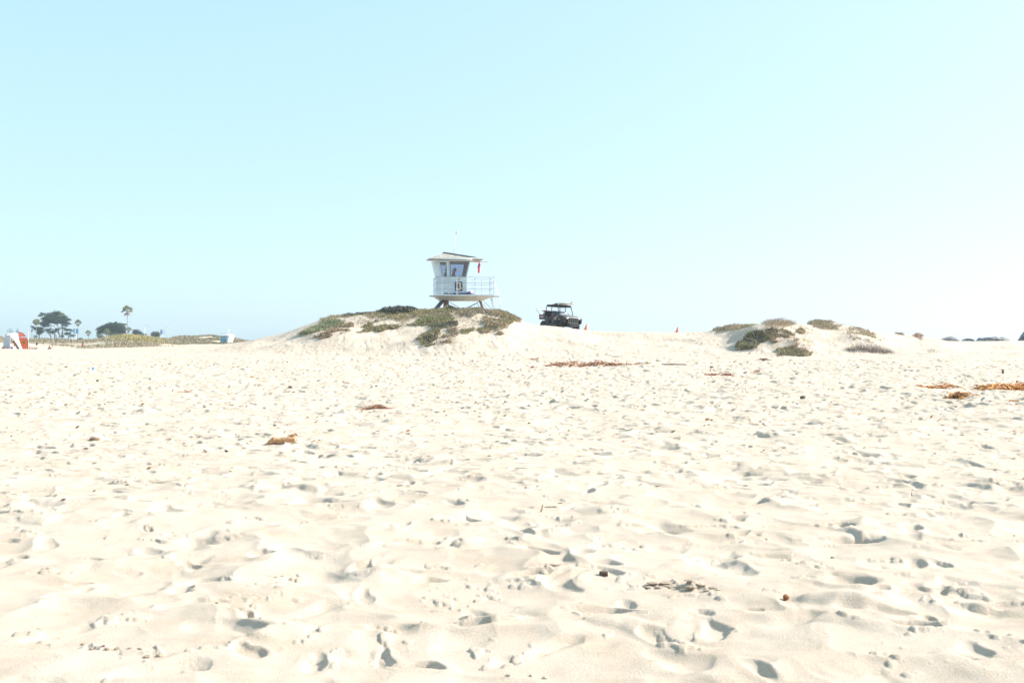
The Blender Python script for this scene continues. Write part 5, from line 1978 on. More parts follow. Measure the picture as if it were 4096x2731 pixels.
def palm(label, px, pytop, pybase, crown_py, r_px, skirt, D_, seed, trunk_px=1.6, group='fan palms in the far park'):
    rng = np.random.default_rng(300 + seed)
    s = D_ / F
    x0 = (px - CX) * s
    g = ground_at(x0, D_) - .3
    root = thing('palm_tree', label, 'palm tree', (x0, D_, g), 0, group)
    zc = EYE - (crown_py - CY) * s - g
    r = r_px * s
    mb = MB()
    lean = rng.normal(0, .25)
    mb.tube([(lean, 0, -.2), (lean * .6, 0, zc * .4), (0, 0, zc)], [trunk_px * s * .75, trunk_px * s * .55, trunk_px * s * .5], 9)
    mb.build('trunk', 'palm_bark', root, smooth=True)
    P, C, Pd, Cd = [], [], [], []
    nf_ = 34
    for i in range(nf_):
        el = math.asin(max(-1, min(1, 1 - 1.45 * (i + .5) / nf_)))
        az = i * 2.39996 + rng.uniform(-.2, .2)
        d = np.array([math.cos(az) * math.cos(el), math.sin(az) * math.cos(el), math.sin(el) * 1.05])
        dead = skirt and el < -.16
        if not dead and el < -.2:
            d[2] -= .2
        L = r * rng.uniform(.85, 1.1)
        o0 = np.array([0, 0, zc])
        hub = o0 + d * L * .5 + np.array([0, 0, -.06 * L])
        side = np.cross(d, [0, 0, 1.0])
        side /= np.linalg.norm(side) + 1e-9
        upv = np.cross(side, d)
        if dead:
            d = d * np.array([.6, .6, 1]) + np.array([0, 0, -.6])
            d /= np.linalg.norm(d)
            hub = o0 + d * L * .45
        col = np.array([(.20, .24, .11), (.26, .29, .14), (.32, .32, .17)][rng.integers(3)]) if not dead else np.array([(.30, .24, .18), (.24, .19, .16), (.36, .30, .22)][rng.integers(3)])
        col = col * rng.uniform(.8, 1.25)
        tgt, tc = (Pd, Cd) if dead else (P, C)
        w0 = .035 * L
        tgt.append([o0 - side * w0, o0 + side * w0, hub + side * w0 * .6, hub - side * w0 * .6])
        tc.append(col)
        for a in np.linspace(-1.25, 1.25, 11):
            dd = d * math.cos(a) + side * math.sin(a) * .95 + upv * (.12 - .25 * abs(a))
            if not dead:
                dd = dd + np.array([0, 0, -.22])
            dd /= np.linalg.norm(dd)
            l_ = L * .58 * (1 - .22 * abs(a))
            wv = np.cross(dd, upv)
            wv /= np.linalg.norm(wv) + 1e-9
            wd_ = .055 * L
            tgt.append([hub, hub + dd * l_ * .55 + wv * wd_, hub + dd * l_ + np.array([0, 0, -.05 * L]), hub + dd * l_ * .55 - wv * wd_])
            tc.append(col * rng.uniform(.85, 1.15))
    quad_obj('crown', np.array(P), np.array(C), 'leaf', root)
    if Pd:
        quad_obj('skirt', np.array(Pd), np.array(Cd), 'dead_leaf', root)
    return root


palm('tallest fan palm with a long bare trunk, right of the dome cypress', 509, 1222, 1352, 1242, 25, True, 398, 1, 2.2)
palm('leftmost fan palm, its trunk half hidden by cypress branches', 146, 1268, 1358, 1288, 17, True, 392, 2, 1.6)
palm('fan palm rising behind the top of the big cypress', 249, 1246, 1358, 1262, 15, True, 412, 3, 1.8)
palm('fan palm right of the big cypress above the blue lamp banners', 312.5, 1275, 1362, 1291, 16, True, 395, 4, 1.5)
palm('short grey fan palm standing alone between the two cypresses', 353.5, 1318, 1366, 1331, 13, True, 390, 5, 1.8)
palm('short yellow-green fan palm in front of the dome cypress', 427, 1310, 1358, 1327, 15, True, 380, 6, 2.2)
palm('small fan palm tucked behind the tall palm trunk', 515.5, 1302, 1345, 1318, 13, True, 408, 7, 2.4)


def park_lamp(label, px, pytop, D_, arm=5.0, both=True):
    s = D_ / F
    x0 = (px - CX) * s
    g = ground_at(x0, D_) - .2
    t = thing('park_lamp', label, 'lamp post', (x0, D_, g), 0, 'bell-shaded park lamps')
    H_ = EYE - (pytop - CY) * s - g
    mb = MB()
    mb.tube([(0, 0, 0), (0, 0, 1.0), (0, 0, H_)], [.10, .07, .05], 8)
    mb.build('post', 'lamp_green', t, smooth=True)
    for sd in ((-1, 1) if both else (-1,)):
        mb = MB()
        a = arm * s
        mb.tube([(0, 0, H_ - .7), (sd * a * .25, 0, H_ - .05), (sd * a * .6, 0, H_ + .12), (sd * a * .95, 0, H_ - .1), (sd * a, 0, H_ - .45)], .022, 6)
        ar = mb.build('arm', 'lamp_green', t)
        mb = MB()
        mb.lathe([(.03, .0), (.05, -.25), (.16, -.55), (.24, -.8), (.22, -.82), (.0, -.62)], (sd * a, 0, H_ - .42), 12)
        mb.build('lamp_shade', 'lamp_green', ar, smooth=True)
    return t


park_lamp('leftmost bell-shaded park lamp above the white shelter', 37, 1314, 402, 6.5)
park_lamp('second bell-shaded park lamp above the white shelter', 44, 1315.5, 396, 6.0)
park_lamp('bell-shaded park lamp directly above the left edge of the red flag', 70, 1315, 398, 3.2)
park_lamp('thin park lamp left of the leftmost palm', 127.5, 1314, 400, 2.6)
park_lamp('park lamp at the left edge of the dome cypress', 389, 1307, 394, 2.2)


def banner_lamp(label, px, pytop, D_, left, right, ml, mr, arm_to):
    s = D_ / F
    x0 = (px - CX) * s
    g = ground_at(x0, D_) - .2
    t = thing('banner_lamp', label, 'lamp post', (x0, D_, g), 0)
    zz = lambda py: EYE - (py - CY) * s - g
    xx = lambda p: (p - px) * s
    mb = MB()
    mb.tube([(0, 0, 0), (0, 0, 1.2), (0, 0, 1.3), (0, 0, zz(pytop))], [.16, .14, .10, .06], 8)
    mb.build('post', 'white_metal', t, smooth=True)
    for (a, b, c, d), mm in ((left, ml), (right, mr)):
        mb = MB()
        mb.panel((xx(a), -.02, zz(d)), (xx(b), -.02, zz(d)), (xx(b), -.02, zz(c)), (xx(a), -.02, zz(c)), (0, .03, 0))
        mb.tube([(xx(a), 0, zz(c) + .04), (xx(b), 0, zz(c) + .04), (0, 0, zz(c) + .04)], .025, 6)
        mb.build('banner', mm, t)
    mb = MB()
    ax, ay = arm_to
    mb.tube([(0, 0, zz(pytop) - .1), (xx(ax) * .4, 0, zz(ay) + .1 * s), (xx(ax) * .8, 0, zz(ay)), (xx(ax), 0, zz(ay))], .04, 6)
    ar = mb.build('arm', 'galv', t)
    mb = MB()
    mb.ellipsoid((xx(ax), 0, zz(ay) - .05), (.36, .2, .14), 12, 8)
    mb.build('lamp_head', 'white_metal', ar, smooth=True)
    return t


banner_lamp('white lamp post with two blue banners beside the big cypress', 304, 1308, 386, (292.5, 302, 1315, 1334), (305, 313.5, 1314, 1334.5), 'banner_pale', 'banner_blue', (283, 1312))
banner_lamp('lamp post with one blue and one white banner right of the round tree', 650.5, 1315, 392, (641.5, 649.5, 1319, 1336), (652, 661, 1319, 1338), 'banner_blue', 'tent_white', (678, 1308))


def cobra(label, px, pytop, D_, to):
    s = D_ / F
    x0 = (px - CX) * s
    g = ground_at(x0, D_) - .2
    t = thing('street_lamp', label, 'street lamp', (x0, D_, g))
    H_ = EYE - (pytop - CY) * s - g
    mb = MB()
    mb.tube([(0, 0, 0), (0, 0, H_)], [.13, .07], 8)
    mb.build('post', 'white_metal', t, smooth=True)
    ex, ez = (to[0] - px) * s, EYE - (to[1] - CY) * s - g
    mb = MB()
    mb.tube([(0, 0, H_ - .1), (ex * .25, 0, H_ + (ez - H_) * .6), (ex * .6, 0, ez - .1), (ex, 0, ez)], .035, 6)
    ar = mb.build('arm', 'galv', t)
    mb = MB()
    mb.ellipsoid((ex + .3, 0, ez), (.5, .2, .12), 12, 8)
    mb.build('lamp_head', 'white_metal', ar, smooth=True)


cobra('tall white street lamp with curved arm behind the yellow grass mound', 579, 1309, 390, (603, 1299.5))
gl = thing('gull_speck', 'small white speck drawn as a gull above the round tree', 'bird', W(626, 1306, 300))  # unclear white speck, given the shape of a gull
mb = MB()
mb.ellipsoid((0, 0, 0), (.17, .07, .07), 12, 8)
mb.ellipsoid((.18, 0, .03), (.05, .04, .045), 10, 6)
mb.prism([(-.14, -.03, 0), (-.27, -.05, .01), (-.27, .05, .01), (-.14, .03, 0)], (0, 0, .015))
mb.build('body', 'gull_white', gl, smooth=True)
for s_ in (-1, 1):
    mb = MB()
    mb.prism([(.09, s_ * .05, .03), (.10, s_ * .25, .16), (-.02, s_ * .50, .12), (-.05, s_ * .26, .14), (-.08, s_ * .05, .03)], (0, 0, .014))
    mb.build('wing', 'gull_grey' if s_ < 0 else 'gull_white', gl)

# ------------------------------------------------------------------ blue lifeguard hut
HD = 150.0
HX = (905 - CX) / F * HD
HZ = ground_at(HX, HD) - .05
hut = thing('lifeguard_hut', 'pale blue lifeguard hut with flared walls on the far sand left of the tower dune', 'hut', (HX, HD, HZ), R(-20))
hs = HD / F
hz = lambda py: EYE - (py - CY) * hs - HZ
wbt, wtp = .56, .60
ze, zr = hz(1342), hz(1336)
mb = MB()
mb.hexa([(-wbt, -.62, 0), (wbt * .8, -.62, 0), (wbt * .8, .62, 0), (-wbt, .62, 0)], [(-wtp, -.68, ze), (wtp * 1.05, -.68, ze), (wtp * 1.05, .68, ze), (-wtp, .68, ze)])
mb.build('wall', 'hut_blue', hut)
mb = MB()
mb.hexa([(wbt * .8 + .003, -.6, 0), (wbt * .8 + .14, -.6, 0), (wbt * .8 + .14, .6, 0), (wbt * .8 + .003, .6, 0)], [(wtp * 1.05 + .003, -.66, ze), (wtp * 1.05 + .40, -.66, ze * .93), (wtp * 1.05 + .40, .66, ze * .93), (wtp * 1.05 + .003, .66, ze)])
mb.build('sunlit_side', 'white_paint', hut)  # white slab paints sunlight onto the right side of the blue hut
mb = MB()
mb.hexa([(-wtp - .08, -.85, ze + .002), (wtp * 1.05 + .34, -.85, ze + .002), (wtp * 1.05 + .34, .85, ze + .002), (-wtp - .08, .85, ze + .002)], [(-wtp * .8, -.5, zr), (wtp * .9, -.5, zr), (wtp * .9, .5, zr), (-wtp * .8, .5, zr)])
rf_ = mb.build('roof', 'white_paint', hut)
mb = MB()
mb.box((-.05, -.1, zr + .05), (1.0, .7, .05))
mb.build('solar_panel', 'solar', rf_)
mb = MB()
mb.tube([(.45, 0, zr), (.47, 0, zr + .55)], .02, 6)
mb.ellipsoid((.50, 0, zr + .62), (.09, .09, .10), 10, 8)
mb.build('antenna', 'white_metal', rf_, smooth=True)
mb = MB()
mb.lathe([(0, 0), (.13, 0), (.13, .02), (0, .02)], (-.25, -.655, ze * .86), 18, Matrix.Rotation(R(90), 3, 'X'))
mb.build('round_emblem', 'emblem_tan', hut)
mb = MB()
mb.box((.27, -.645, ze * .28), (.22, .03, ze * .5))
mb.build('door', 'hut_dark', hut)
mb = MB()
mb.box((-.07, -.66, ze * .56), (.98, .03, .05))
mb.box((.0, -.655, ze * .28), (.05, .03, ze * .5))
mb.build('trim', 'hut_dark', hut)

# ------------------------------------------------------------------ jetty rocks on the right
def rock(label, px0, px1, top, D_, seed, prof, tall=1.0):
    rng = np.random.default_rng(seed)
    s = D_ / F
    xc = ((px0 + px1) / 2 - CX) * s
    w = (px1 - px0) * s
    g = ground_at(xc, D_) - .3
    ztop = EYE - (top - CY) * s
    bm = bmesh.new()
    bmesh.ops.create_icosphere(bm, subdivisions=5, radius=1)
    co_ = np.array([v.co[:] for v in bm.verts])
    hgt = ztop - g
    u = np.clip(co_[:, 0] * .5 + .5, 0, 1)
    # blocky super-ellipsoid, cut by random planes
    p = np.clip(co_ * 1.75, -1, 1)
    for _ in range(11):
        nrm = rng.normal(size=3)
        nrm /= np.linalg.norm(nrm)
        dcut = rng.uniform(.95, 1.35)
        over = p @ nrm - dcut
        p = p - np.clip(over, 0, None)[:, None] * nrm
    q = p * np.array([w / 2, w * .32, hgt * .5])
    q[:, 2] += hgt * .5
    pr = np.interp(p[:, 0] * .5 + .5, np.linspace(0, 1, len(prof)), prof)
    q[:, 2] *= 1 - (1 - pr) * .5
    nz = rot_noise(q[:, 0] + 50 + seed, q[:, 2] + q[:, 1] * .7, .3, seed, .2) * .05 + rot_noise(q[:, 0], q[:, 2] - q[:, 1], .12, seed + 1, .6) * .025
    nr = co_
    q = q + nr * nz[:, None]
    for v, c in zip(bm.verts, q):
        v.co = c
    me = bpy.data.meshes.new('rock')
    bm.to_mesh(me)
    bm.free()
    me.materials.append(M['rock'])
    o = bpy.data.objects.new('rock', me)
    COL.objects.link(o)
    o.location = (xc, D_, g)
    tag(o, label, 'rock', 'grey rocks behind the sand crest')


rock('grey rock with a square right end, leftmost on the far right skyline', 3738, 3832, 1346, 86, 3, [.45, .7, .72, .9, 1.0, 1.0])
rock('smallest low grey rock between two bigger ones on the right skyline', 3838, 3902, 1353, 88, 8, [.5, .75, 1, .8, .55])
rock('long flat-topped grey rock on the far right skyline', 3910, 4058, 1348, 86, 14, [.5, .95, .9, 1, .96, 1, .9, .6])
rock('dark pointed rock cut by the right edge of the picture', 4064, 4170, 1326, 84, 21, [.3, .65, 1, .95, .8, .7])


# ------------------------------------------------------------------ kelp and debris on the sand
def kelp(label, px0, px1, py, hpx, n, pal, seed, name='kelp_pile', cat='kelp', L=(.15, .45), w=(.012, .035), depth=.35, taper=True, prof=None):
    rng = np.random.default_rng(500 + seed)
    c = hit((px0 + px1) / 2, py)
    s = c.y / F
    half = (px1 - px0) / 2 * s
    P, C = [], []
    pal = np.array(pal)
    for i in range(n):
        u = np.clip(rng.normal(0, .42), -1, 1) if taper else rng.uniform(-1, 1)
        env = np.interp(u, np.linspace(-1, 1, len(prof)), prof) if prof else (1 - abs(u) ** 1.5)
        x = c.x + u * half
        y = c.y + rng.normal(0, depth * (.3 + .7 * env))
        z = gz(x, y) + rng.random() * hpx * s * env * 1.1 + .004
        az = rng.normal(0, .7) + (math.pi if rng.random() < .5 else 0)
        el = rng.normal(0, .15)
        L_ = rng.uniform(*L)
        w_ = rng.uniform(*w)
        k = 6
        p = np.array([x, y, z])
        col = pal[rng.integers(len(pal))] * rng.uniform(.65, 1.3)
        tw = rng.uniform(0, 3.1)
        for j in range(k):
            d = np.array([math.cos(az) * math.cos(el), math.sin(az) * math.cos(el), math.sin(el)])
            q = p + d * L_ / k
            q[2] = max(q[2], gz(q[0], q[1]) + .004)
            sd = np.cross(d, [0, 0, 1.0])
            sd /= np.linalg.norm(sd) + 1e-9
            upv = np.cross(sd, d)
            a = sd * math.cos(tw) + upv * math.sin(tw)
            w2 = w_ * (1 - .6 * (j + 1) / k)
            P.append([p - a * w_ * .5, p + a * w_ * .5, q + a * w2 * .5, q - a * w2 * .5])
            C.append(col)
            p = q
            w_ = w2 if j > 3 else w_
            az += rng.normal(0, .75)
            el = el * .6 + rng.normal(0, .3) - .06
            tw += rng.normal(0, .5)
    P = np.array(P)
    o = quad_obj(name, P - np.array(c), np.array(C), 'kelp', loc=tuple(c))
    tag(o, label, cat)
    return o


KB = [(.42, .20, .11), (.32, .15, .09), (.52, .27, .15), (.18, .09, .07), (.58, .36, .22)]
KG = [(.70, .33, .10), (.56, .25, .07), (.76, .42, .16), (.30, .13, .05), (.80, .50, .23)]
KR = [(.38, .13, .08), (.30, .12, .08), (.46, .20, .12)]
kelp('long brown kelp heap stretching across the sand in front of the right slope', 2185, 2590, 1461, 17, 480, KB, 1, depth=.34, L=(.15, .5), w=(.02, .055), taper=False, prof=[.1, .45, .7, 1, .75, .55, .8, .6, .35, .25, .2, .1, .05])
kelp('small reddish-brown kelp tangle alone left of centre', 1440, 1560, 1637, 16, 190, KB, 2, depth=.11, L=(.07, .22), w=(.008, .02))
kelp('big golden-orange kelp heap at the right edge', 3910, 4250, 1566, 28, 620, KG, 3, depth=.30, L=(.15, .40), w=(.03, .07), taper=False, prof=[.1, .5, .6, .7, .9, 1, 1, .9, .5])
kelp('thin orange kelp strand left of the golden heap', 3645, 3830, 1553, 9, 190, KG + KR, 4, depth=.10, L=(.12, .35), w=(.014, .035), taper=False, prof=[.3, .3, .2, .6, 1, 1, .6])
kelp('dark and golden kelp clump just below the orange strand', 3775, 3895, 1597, 17, 230, KG + [(.08, .05, .03), (.12, .08, .05)], 5, depth=.16, L=(.1, .28), w=(.014, .04))
kelp('dark red kelp strip lying left of the small clump in mid distance', 2831, 2888, 1495, 3, 40, KR, 6, depth=.06, L=(.2, .5), w=(.03, .06))
kelp('small red-brown kelp clump with pale curled blade in mid distance', 2884, 2940, 1499, 9, 70, KB + KR, 7, depth=.16, L=(.12, .35), w=(.02, .05))
kelp('little bent kelp scrap right of the red-brown clump', 3002, 3044, 1489, 6, 24, KB, 8, depth=.08, L=(.15, .4), w=(.012, .03))
kelp('reddish kelp scrap near the foot of the right dune', 3038, 3080, 1440, 6, 40, KR + GREY, 9, depth=.12, L=(.15, .4), w=(.02, .05))
kelp('thin brown kelp scrap left of the long kelp heap', 2108, 2160, 1443, 4, 24, KB, 10, depth=.1, L=(.2, .4), w=(.02, .04))
kelp('faint orange kelp scrap low on the left of the long heap', 2115, 2145, 1467, 3, 14, KR, 11, depth=.1, L=(.15, .3), w=(.03, .05))
kelp('thin orange kelp scrap on the left half of the beach', 720, 775, 1573, 4, 22, KR, 12, depth=.06, L=(.1, .3), w=(.012, .022))
kelp('tiny orange kelp scrap behind the small tangle', 998, 1020, 1512, 5, 12, KG, 13, depth=.06, L=(.08, .2), w=(.015, .03))
kelp('small orange kelp scrap below the golden heap at the right edge', 4030, 4060, 1606, 5, 16, KR + KG, 14, depth=.06, L=(.1, .25), w=(.015, .03))


def rough_blob(name, label, cat, px, py, size, material, seed, rz=0.0, sink=.25, cut=8):
    """small irregular lump: shell, chip, pebble"""
    rng = np.random.default_rng(900 + seed)
    c = hit(px, py)
    bm = bmesh.new()
    bmesh.ops.create_icosphere(bm, subdivisions=3, radius=1)
    p = np.array([v.co[:] for v in bm.verts])
    for _ in range(cut):
        nrm = rng.normal(size=3)
        nrm /= np.linalg.norm(nrm)
        over = p @ nrm - rng.uniform(.5, .9)
        p = p - np.clip(over, 0, None)[:, None] * nrm
    p += rng.normal(0, .03, p.shape)
    p *= np.array(size) / 2
    for v, q in zip(bm.verts, p):
        v.co = q
    me = bpy.data.meshes.new(name)
    bm.to_mesh(me)
    bm.free()
    me.materials.append(M[material])
    o = bpy.data.objects.new(name, me)
    COL.objects.link(o)
    o.location = (c.x, c.y, c.z + size[2] * (.5 - sink))
    o.rotation_euler = (0, 0, rz)
    tag(o, label, cat)
    return o


def debris():
    rng = np.random.default_rng(808)
    n = 2300
    rr = rng.uniform(8, 52, n)
    tt = rng.uniform(R(-31), R(31), n)
    cl = rng.integers(0, 150, n)
    cr, ct = rng.uniform(14, 50, 150), rng.uniform(R(-30), R(30), 150)
    grp = rng.random(n) < .7
    rr = np.where(grp, cr[cl] + rng.normal(0, .35, n), rr)
    tt = np.where(grp, ct[cl] + rng.normal(0, .5, n) / rr, tt)
    x, y = rr * np.sin(tt), rr * np.cos(tt)
    z = np.array([gz(a, b) for a, b in zip(x, y)]) + .004
    az = rng.normal(0, .6, n)
    d = np.stack([np.cos(az), np.sin(az), rng.normal(.05, .25, n)], -1)
    ln = rng.uniform(.02, .10, n) * (.6 + rr / 40)
    P = leaf_quads(np.stack([x, y, z], -1), d, ln, ln * rng.uniform(.12, .45, n), rng)
    pal = np.array([(.30, .20, .12), (.22, .16, .11), (.38, .26, .15), (.16, .13, .11), (.30, .26, .21), (.36, .18, .09)])
    o = quad_obj('beach_litter', P, pal[rng.integers(0, 6, n)] * rng.uniform(.6, 1.3, (n, 1)), 'kelp')
    tag(o, 'tiny brown twig and seaweed bits strewn over the sand', 'beach litter', kind='stuff')


debris()

# driftwood log
dc = hit(1105, 1783)
ds = dc.y / F
dw = lambda x, y, dy=0: Vector(((1000 + x / 9.8 - 1105) * ds, dy, -(1720 + y / 9.8 - 1783) * ds + .0))
dl = thing('driftwood', 'pale knobbly driftwood log half lifted off the sand on the left', 'driftwood', tuple(dc))
rng_ = np.random.default_rng(3)


def branch(path, rad, name, material, parent, n=14, rough=.12):
    mb = MB()
    P_, r_ = [], []
    for i in range(len(path) - 1):
        for k in range(6):
            f = k / 6
            P_.append(path[i].lerp(path[i + 1], f))
            r_.append(rad[i] * (1 - f) + rad[i + 1] * f)
    P_.append(path[-1])
    r_.append(rad[-1])
    r_ = [r * (1 + rng_.normal(0, .05)) for r in r_]
    mb.tube(P_, r_, n)
    mb.v = [tuple(np.array(v) + rng_.normal(0, rough * np.mean(rad) * .35, 3)) for v in mb.v]
    return mb.build(name, material, parent, smooth=True)


u_ = ds / 9.8
branch([dw(425, 735, -.02), dw(700, 605, -.01), dw(870, 495, 0), dw(990, 430, .0)], [8 * u_, 60 * u_, 110 * u_, 125 * u_], 'root_end', 'driftwood', dl)
branch([dw(960, 470, .01), dw(1100, 480, .02), dw(1350, 450, .03), dw(1560, 440, .04), dw(1760, 465, .03)], [100 * u_, 112 * u_, 110 * u_, 112 * u_, 86 * u_], 'stem', 'driftwood', dl)
branch([dw(1450, 400, .05), dw(1600, 300, .06), dw(1730, 275, .06)], [70 * u_, 70 * u_, 55 * u_], 'stub', 'driftwood', dl)

bk = hit(374, 1483)
bks = bk.y / F
bu = thing('bucket', 'small pale blue bucket standing alone on the left of the beach', 'bucket', tuple(bk))
mb = MB()
r0_, r1_, hh = 4.2 * bks, 7.0 * bks, 12 * bks
mb.lathe([(.0, 0), (r0_, 0), (r1_, hh), (r1_ + .005, hh), (r1_ + .005, hh - .012), (r1_ - .004, hh - .004), (r0_ - .004, .008), (0, .008)], n=20)
mb.build('pail', 'bucket_blue', bu, smooth=False)
mb = MB()
mb.tube([(-r1_, 0, hh - .005), (-r1_ * .9, -.03, hh - .03), (0, -r1_ - .012, hh - .05), (r1_ * .9, -.03, hh - .03), (r1_, 0, hh - .005)], .003, 6)
mb.build('handle', 'white_metal', bu)

c = hit(2415, 2295)
s = c.y / F
stb = thing('wood_stub', 'short dark brown cylinder stub lying on the near sand right of centre', 'wood piece', (c.x, c.y, c.z + 9 * s), R(-14))
mb = MB()
ry_ = Matrix.Rotation(R(90), 3, 'Y')
rr_ = 9.3 * s
mb.lathe([(0, -17 * s), (rr_ * .95, -17 * s), (rr_, -15 * s), (rr_ * 1.02, 0), (rr_, 15 * s), (rr_ * .96, 17.5 * s)], (0, 0, 0), 18, ry_)
mb.build('bark', 'stub_brown', stb, smooth=False)
mb = MB()
mb.lathe([(0, 17.6 * s), (rr_ * .95, 17.6 * s), (rr_ * .8, 19 * s), (0, 18.6 * s)], (0, 0, 0), 18, ry_)
mb.build('cut_end', 'stub_end', stb)
c = hit(3145, 2404)
s = c.y / F
rough_blob('pebble', 'round rust-orange pitted pebble on the near sand at right', 'pebble', 3145, 2404, (33 * s, 33 * s, 27 * s), 'pebble_orange', 1, sink=.1, cut=14)
c = hit(2215, 2266)
s = c.y / F
rough_blob('wood_chip', 'flat reddish-brown wood chip left of the dark stub', 'wood piece', 2215, 2264, (52 * s, 26 * s, 11 * s), 'stone_brown', 2, rz=.25)
c = hit(2161, 2060)
s = c.y / F
sv = thing('wood_splinter', 'thin tan wood splinter standing upright in the sand near centre', 'wood piece', tuple(c))
mb = MB()
mb.prism([(-5 * s, 0, -10 * s), (5 * s, 0, -10 * s), (13 * s, .004, 28 * s), (8 * s, .004, 31 * s)], (.004, .012, 0))
mb.build('blade', 'bag_pale', sv)
c = hit(2203, 2043)
s = c.y / F
bn = thing('bleached_stick', 'short bleached stick lying right of the upright splinter', 'stick', (c.x, c.y, c.z + 3 * s))
branch([Vector((-24 * s, 0, -1 * s)), Vector((-5 * s, 0, 0)), Vector((24 * s, .01, 1 * s))], [3 * s, 3.5 * s, 5.5 * s], 'shaft', 'pale_shell', bn, 8)
c = hit(398, 1760)
s = c.y / F
rough_blob('bark_piece', 'flat brown bark piece on the left beside grey shell crumbs', 'bark', 378, 1760, (45 * s, .09, 15 * s), 'old_wood', 4, rz=.1)
rough_blob('shell_crumb', 'pale grey shell fragments right of the brown bark piece', 'shell', 428, 1765, (34 * s, .08, 12 * s), 'pale_shell', 5, rz=.4)
c = hit(905, 1806)
s = c.y / F
rough_blob('black_stone', 'tiny black stone just left of and below the driftwood log', 'stone', 905, 1805, (16 * s, 14 * s, 11 * s), 'utv_black', 6, sink=.15)
rough_blob('tan_clump', 'crumpled tan clump left of the tiny black stone', 'debris', 822, 1808, (26 * s, .05, 15 * s), 'pale_shell', 7, sink=.1)
rough_blob('brown_shell', 'small brown shell right of the driftwood below its end', 'shell', 1126, 1816, (17 * s, 14 * s, 9 * s), 'stone_brown', 8, sink=.2)
c = hit(3216, 1602)
s = c.y / F
rough_blob('brown_stone', 'brown stone standing on the mid sand right of centre', 'stone', 3213, 1603, (28 * s, 22 * s, 19 * s), 'stone_brown', 9, sink=.15)
c = hit(4020, 1501)
s = c.y / F
rough_blob('wood_block', 'upright brown wood block near the right edge above the golden kelp', 'wood piece', 4012, 1502, (13 * s, .07, 21 * s), 'stub_brown', 10, sink=.1, rz=.3)
c = hit(2828, 1693)
s = c.y / F
rough_blob('orange_shell', 'small orange-brown shell on the mid sand below the dark stick', 'shell', 2828, 1692, (22 * s, 16 * s, 12 * s), 'pebble_orange', 11, sink=.2)
c = hit(2847, 1468)
s = c.y / F
rough_blob('dark_stone', 'small dark stone between the dark stick and the red kelp strip', 'stone', 2847, 1470, (15 * s, .12, 9 * s), 'stone_brown', 12)
rough_blob('dark_stone', 'dark flat stone up the sand above the red-brown kelp clump', 'stone', 2960, 1457, (20 * s, .14, 8 * s), 'stone_brown', 13)
rough_blob('dark_stone', 'dark round stone at the foot of the right dune bush shadow', 'stone', 2998, 1415, (13 * s, .14, 9 * s), 'stone_brown', 14)
rough_blob('brown_stone', 'little brown stone on the sand at far left below the bucket', 'stone', 390, 1530, (12 * s, .08, 7 * s), 'stone_brown', 15)
rough_blob('brown_stone', 'little brown stone on the middle left sand above the small kelp tangle', 'stone', 1161, 1555, (13 * s, .08, 9 * s), 'stone_brown', 16)
rough_blob('reddish_chip', 'small reddish chip on the near sand at lower left', 'chip', 866, 2423, (17 * hit(866, 2423).y / F, .02, 8 * hit(866, 2423).y / F), 'stone_brown', 17)
rough_blob('reddish_chip', 'small dark chip on the near sand at right above the orange pebble', 'chip', 3329, 2222, (19 * hit(3329, 2222).y / F, .02, 9 * hit(3329, 2222).y / F), 'stone_brown', 18)
for k_, (px_, py_, w_) in enumerate(((2040, 2668, 28), (2126, 2664, 22), (2180, 2672, 24))):
    s = hit(px_, py_).y / F
    rough_blob('sand_pebble', ('left', 'middle', 'right')[k_] + ' one of three tan pebbles in a row at the bottom centre', 'pebble', px_, py_, (w_ * s, w_ * s, w_ * .7 * s), 'pale_shell', 30 + k_, sink=.35)
    COL.objects[-1]['group'] = 'tan pebbles at the bottom centre'


rng_c = random.Random(12)
for k_ in range(15):
    f_ = k_ / 14
    px_, py_ = 2592 + 285 * f_ + rng_c.uniform(-9, 9), 2334 + 22 * f_ + rng_c.uniform(-9, 13)
    s = hit(px_, py_).y / F
    w_ = rng_c.uniform(18, 46) * s
    rough_blob('crust_lump', 'tan crumbled crust lump in the dark broken row on the near sand right of centre', 'sand lump', px_, py_, (w_ * 1.3, w_ * .8, w_ * rng_c.uniform(.2, .32)), 'dark_crust', 60 + k_, rz=rng_c.uniform(-.5, .5), sink=.2, cut=10)
    COL.objects[-1]['group'] = 'crust lumps in the broken row'
for k_ in range(9):
    f_ = k_ / 8
    px_, py_ = 330 + 300 * f_ + rng_c.uniform(-12, 12), 2590 + 48 * f_ + rng_c.uniform(-8, 10)
    s = hit(px_, py_).y / F
    w_ = rng_c.uniform(12, 34) * s
    rough_blob('crust_lump', 'grey-tan crust lump in the broken row at the bottom left of the near sand', 'sand lump', px_, py_, (w_, w_ * .8, w_ * rng_c.uniform(.35, .55)), 'dark_crust', 90 + k_, rz=rng_c.uniform(-.5, .5), sink=.2, cut=10)
    COL.objects[-1]['group'] = 'crust lumps at the bottom left'


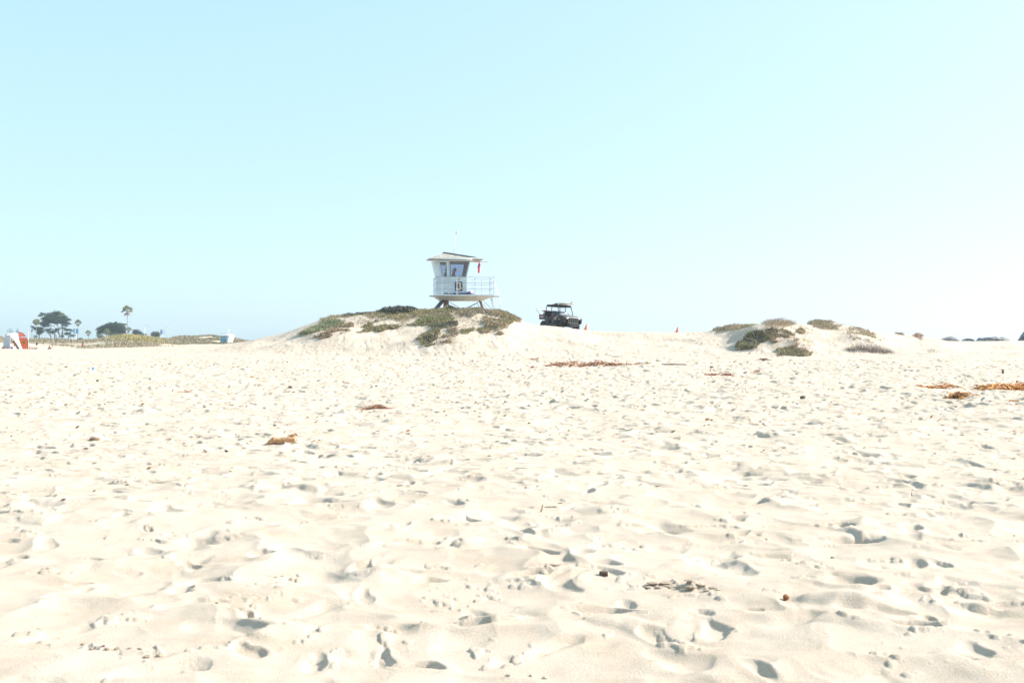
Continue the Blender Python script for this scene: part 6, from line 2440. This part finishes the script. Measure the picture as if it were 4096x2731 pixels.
def stick(label, a, b, r_px, material='stick_dark', lift=0.0, name='stick'):
    A_, B2 = hit(*a), hit(*b)
    s_ = A_.y / F
    t = thing(name, label, 'stick', tuple((A_ + B2) / 2))
    m0 = (A_ + B2) / 2
    pts = [A_ - m0 + Vector((0, 0, r_px * s_ * .6)), (A_ - m0).lerp(B2 - m0, .4) + Vector((0, 0, r_px * s_ * .9)), B2 - m0 + Vector((0, 0, r_px * s_ * .6 + lift))]
    branch(pts, [r_px * s_ * 1.2, r_px * s_, r_px * s_ * .8], 'shaft', material, t, 8, .2)
    return t


stick('long dark stick lying on the sand right of the long kelp heap', (2648, 1464), (2745, 1462), 2.6)
stick('short grey stick between the dark stick and the right dune', (2850, 1446), (2876, 1446), 1.6, 'pale_shell')


def upright(label, px, py, top, seed):
    c_ = hit(px, py)
    s_ = c_.y / F
    t = thing('dry_stalk', label, 'stalk', tuple(c_))
    mb_ = MB()
    dx, dz = (top[0] - px) * s_, (py - top[1]) * s_
    mb_.tube([(0, 0, -.02), (dx * .4, .01, dz * .5), (dx, 0, dz)], [1.3 * s_, 1.1 * s_, .6 * s_], 6)
    mb_.build('stem', 'pale_shell', t)
    mb_ = MB()
    mb_.tube([(dx * .4, .01, dz * .5), (dx * .4 + 3 * s_, .02, dz * .7)], [.7 * s_, .4 * s_], 5)
    mb_.build('side_twig', 'pale_shell', t)


upright('thin dry stalk standing in the sand left of centre', 1648, 1556, (1641, 1530), 1)
upright('thin dry stalk standing in the sand right of the dark stick', 2984, 1572, (2981, 1546), 2)
upright('pale feather-like stalk standing above the orange kelp strand', 3846, 1532, (3853, 1506), 3)
upright('thin dry stalk standing near the middle of the beach', 2340, 1582, (2332, 1567), 4)

# ------------------------------------------------------------------ sea air
HAZE = 0.00035
if HAZE:
    hm = bpy.data.materials.new('haze')
    hm.use_nodes = True
    for n in list(hm.node_tree.nodes):
        if n.type == 'BSDF_PRINCIPLED':
            hm.node_tree.nodes.remove(n)
    pv = hm.node_tree.nodes.new('ShaderNodeVolumePrincipled')
    pv.inputs['Color'].default_value = (.82, .90, 1, 1)
    pv.inputs['Density'].default_value = HAZE
    pv.inputs['Anisotropy'].default_value = .3
    hm.node_tree.links.new(pv.outputs[0], hm.node_tree.nodes['Material Output'].inputs['Volume'])
    hb = MB()
    hb.box((0, 0, 10.5), (2640, 2640, 25))
    M['haze'] = hm
    tag(hb.build('haze', 'haze'), kind='stuff')
scene.cycles.volume_bounces = 0
scene.cycles.max_bounces = 8
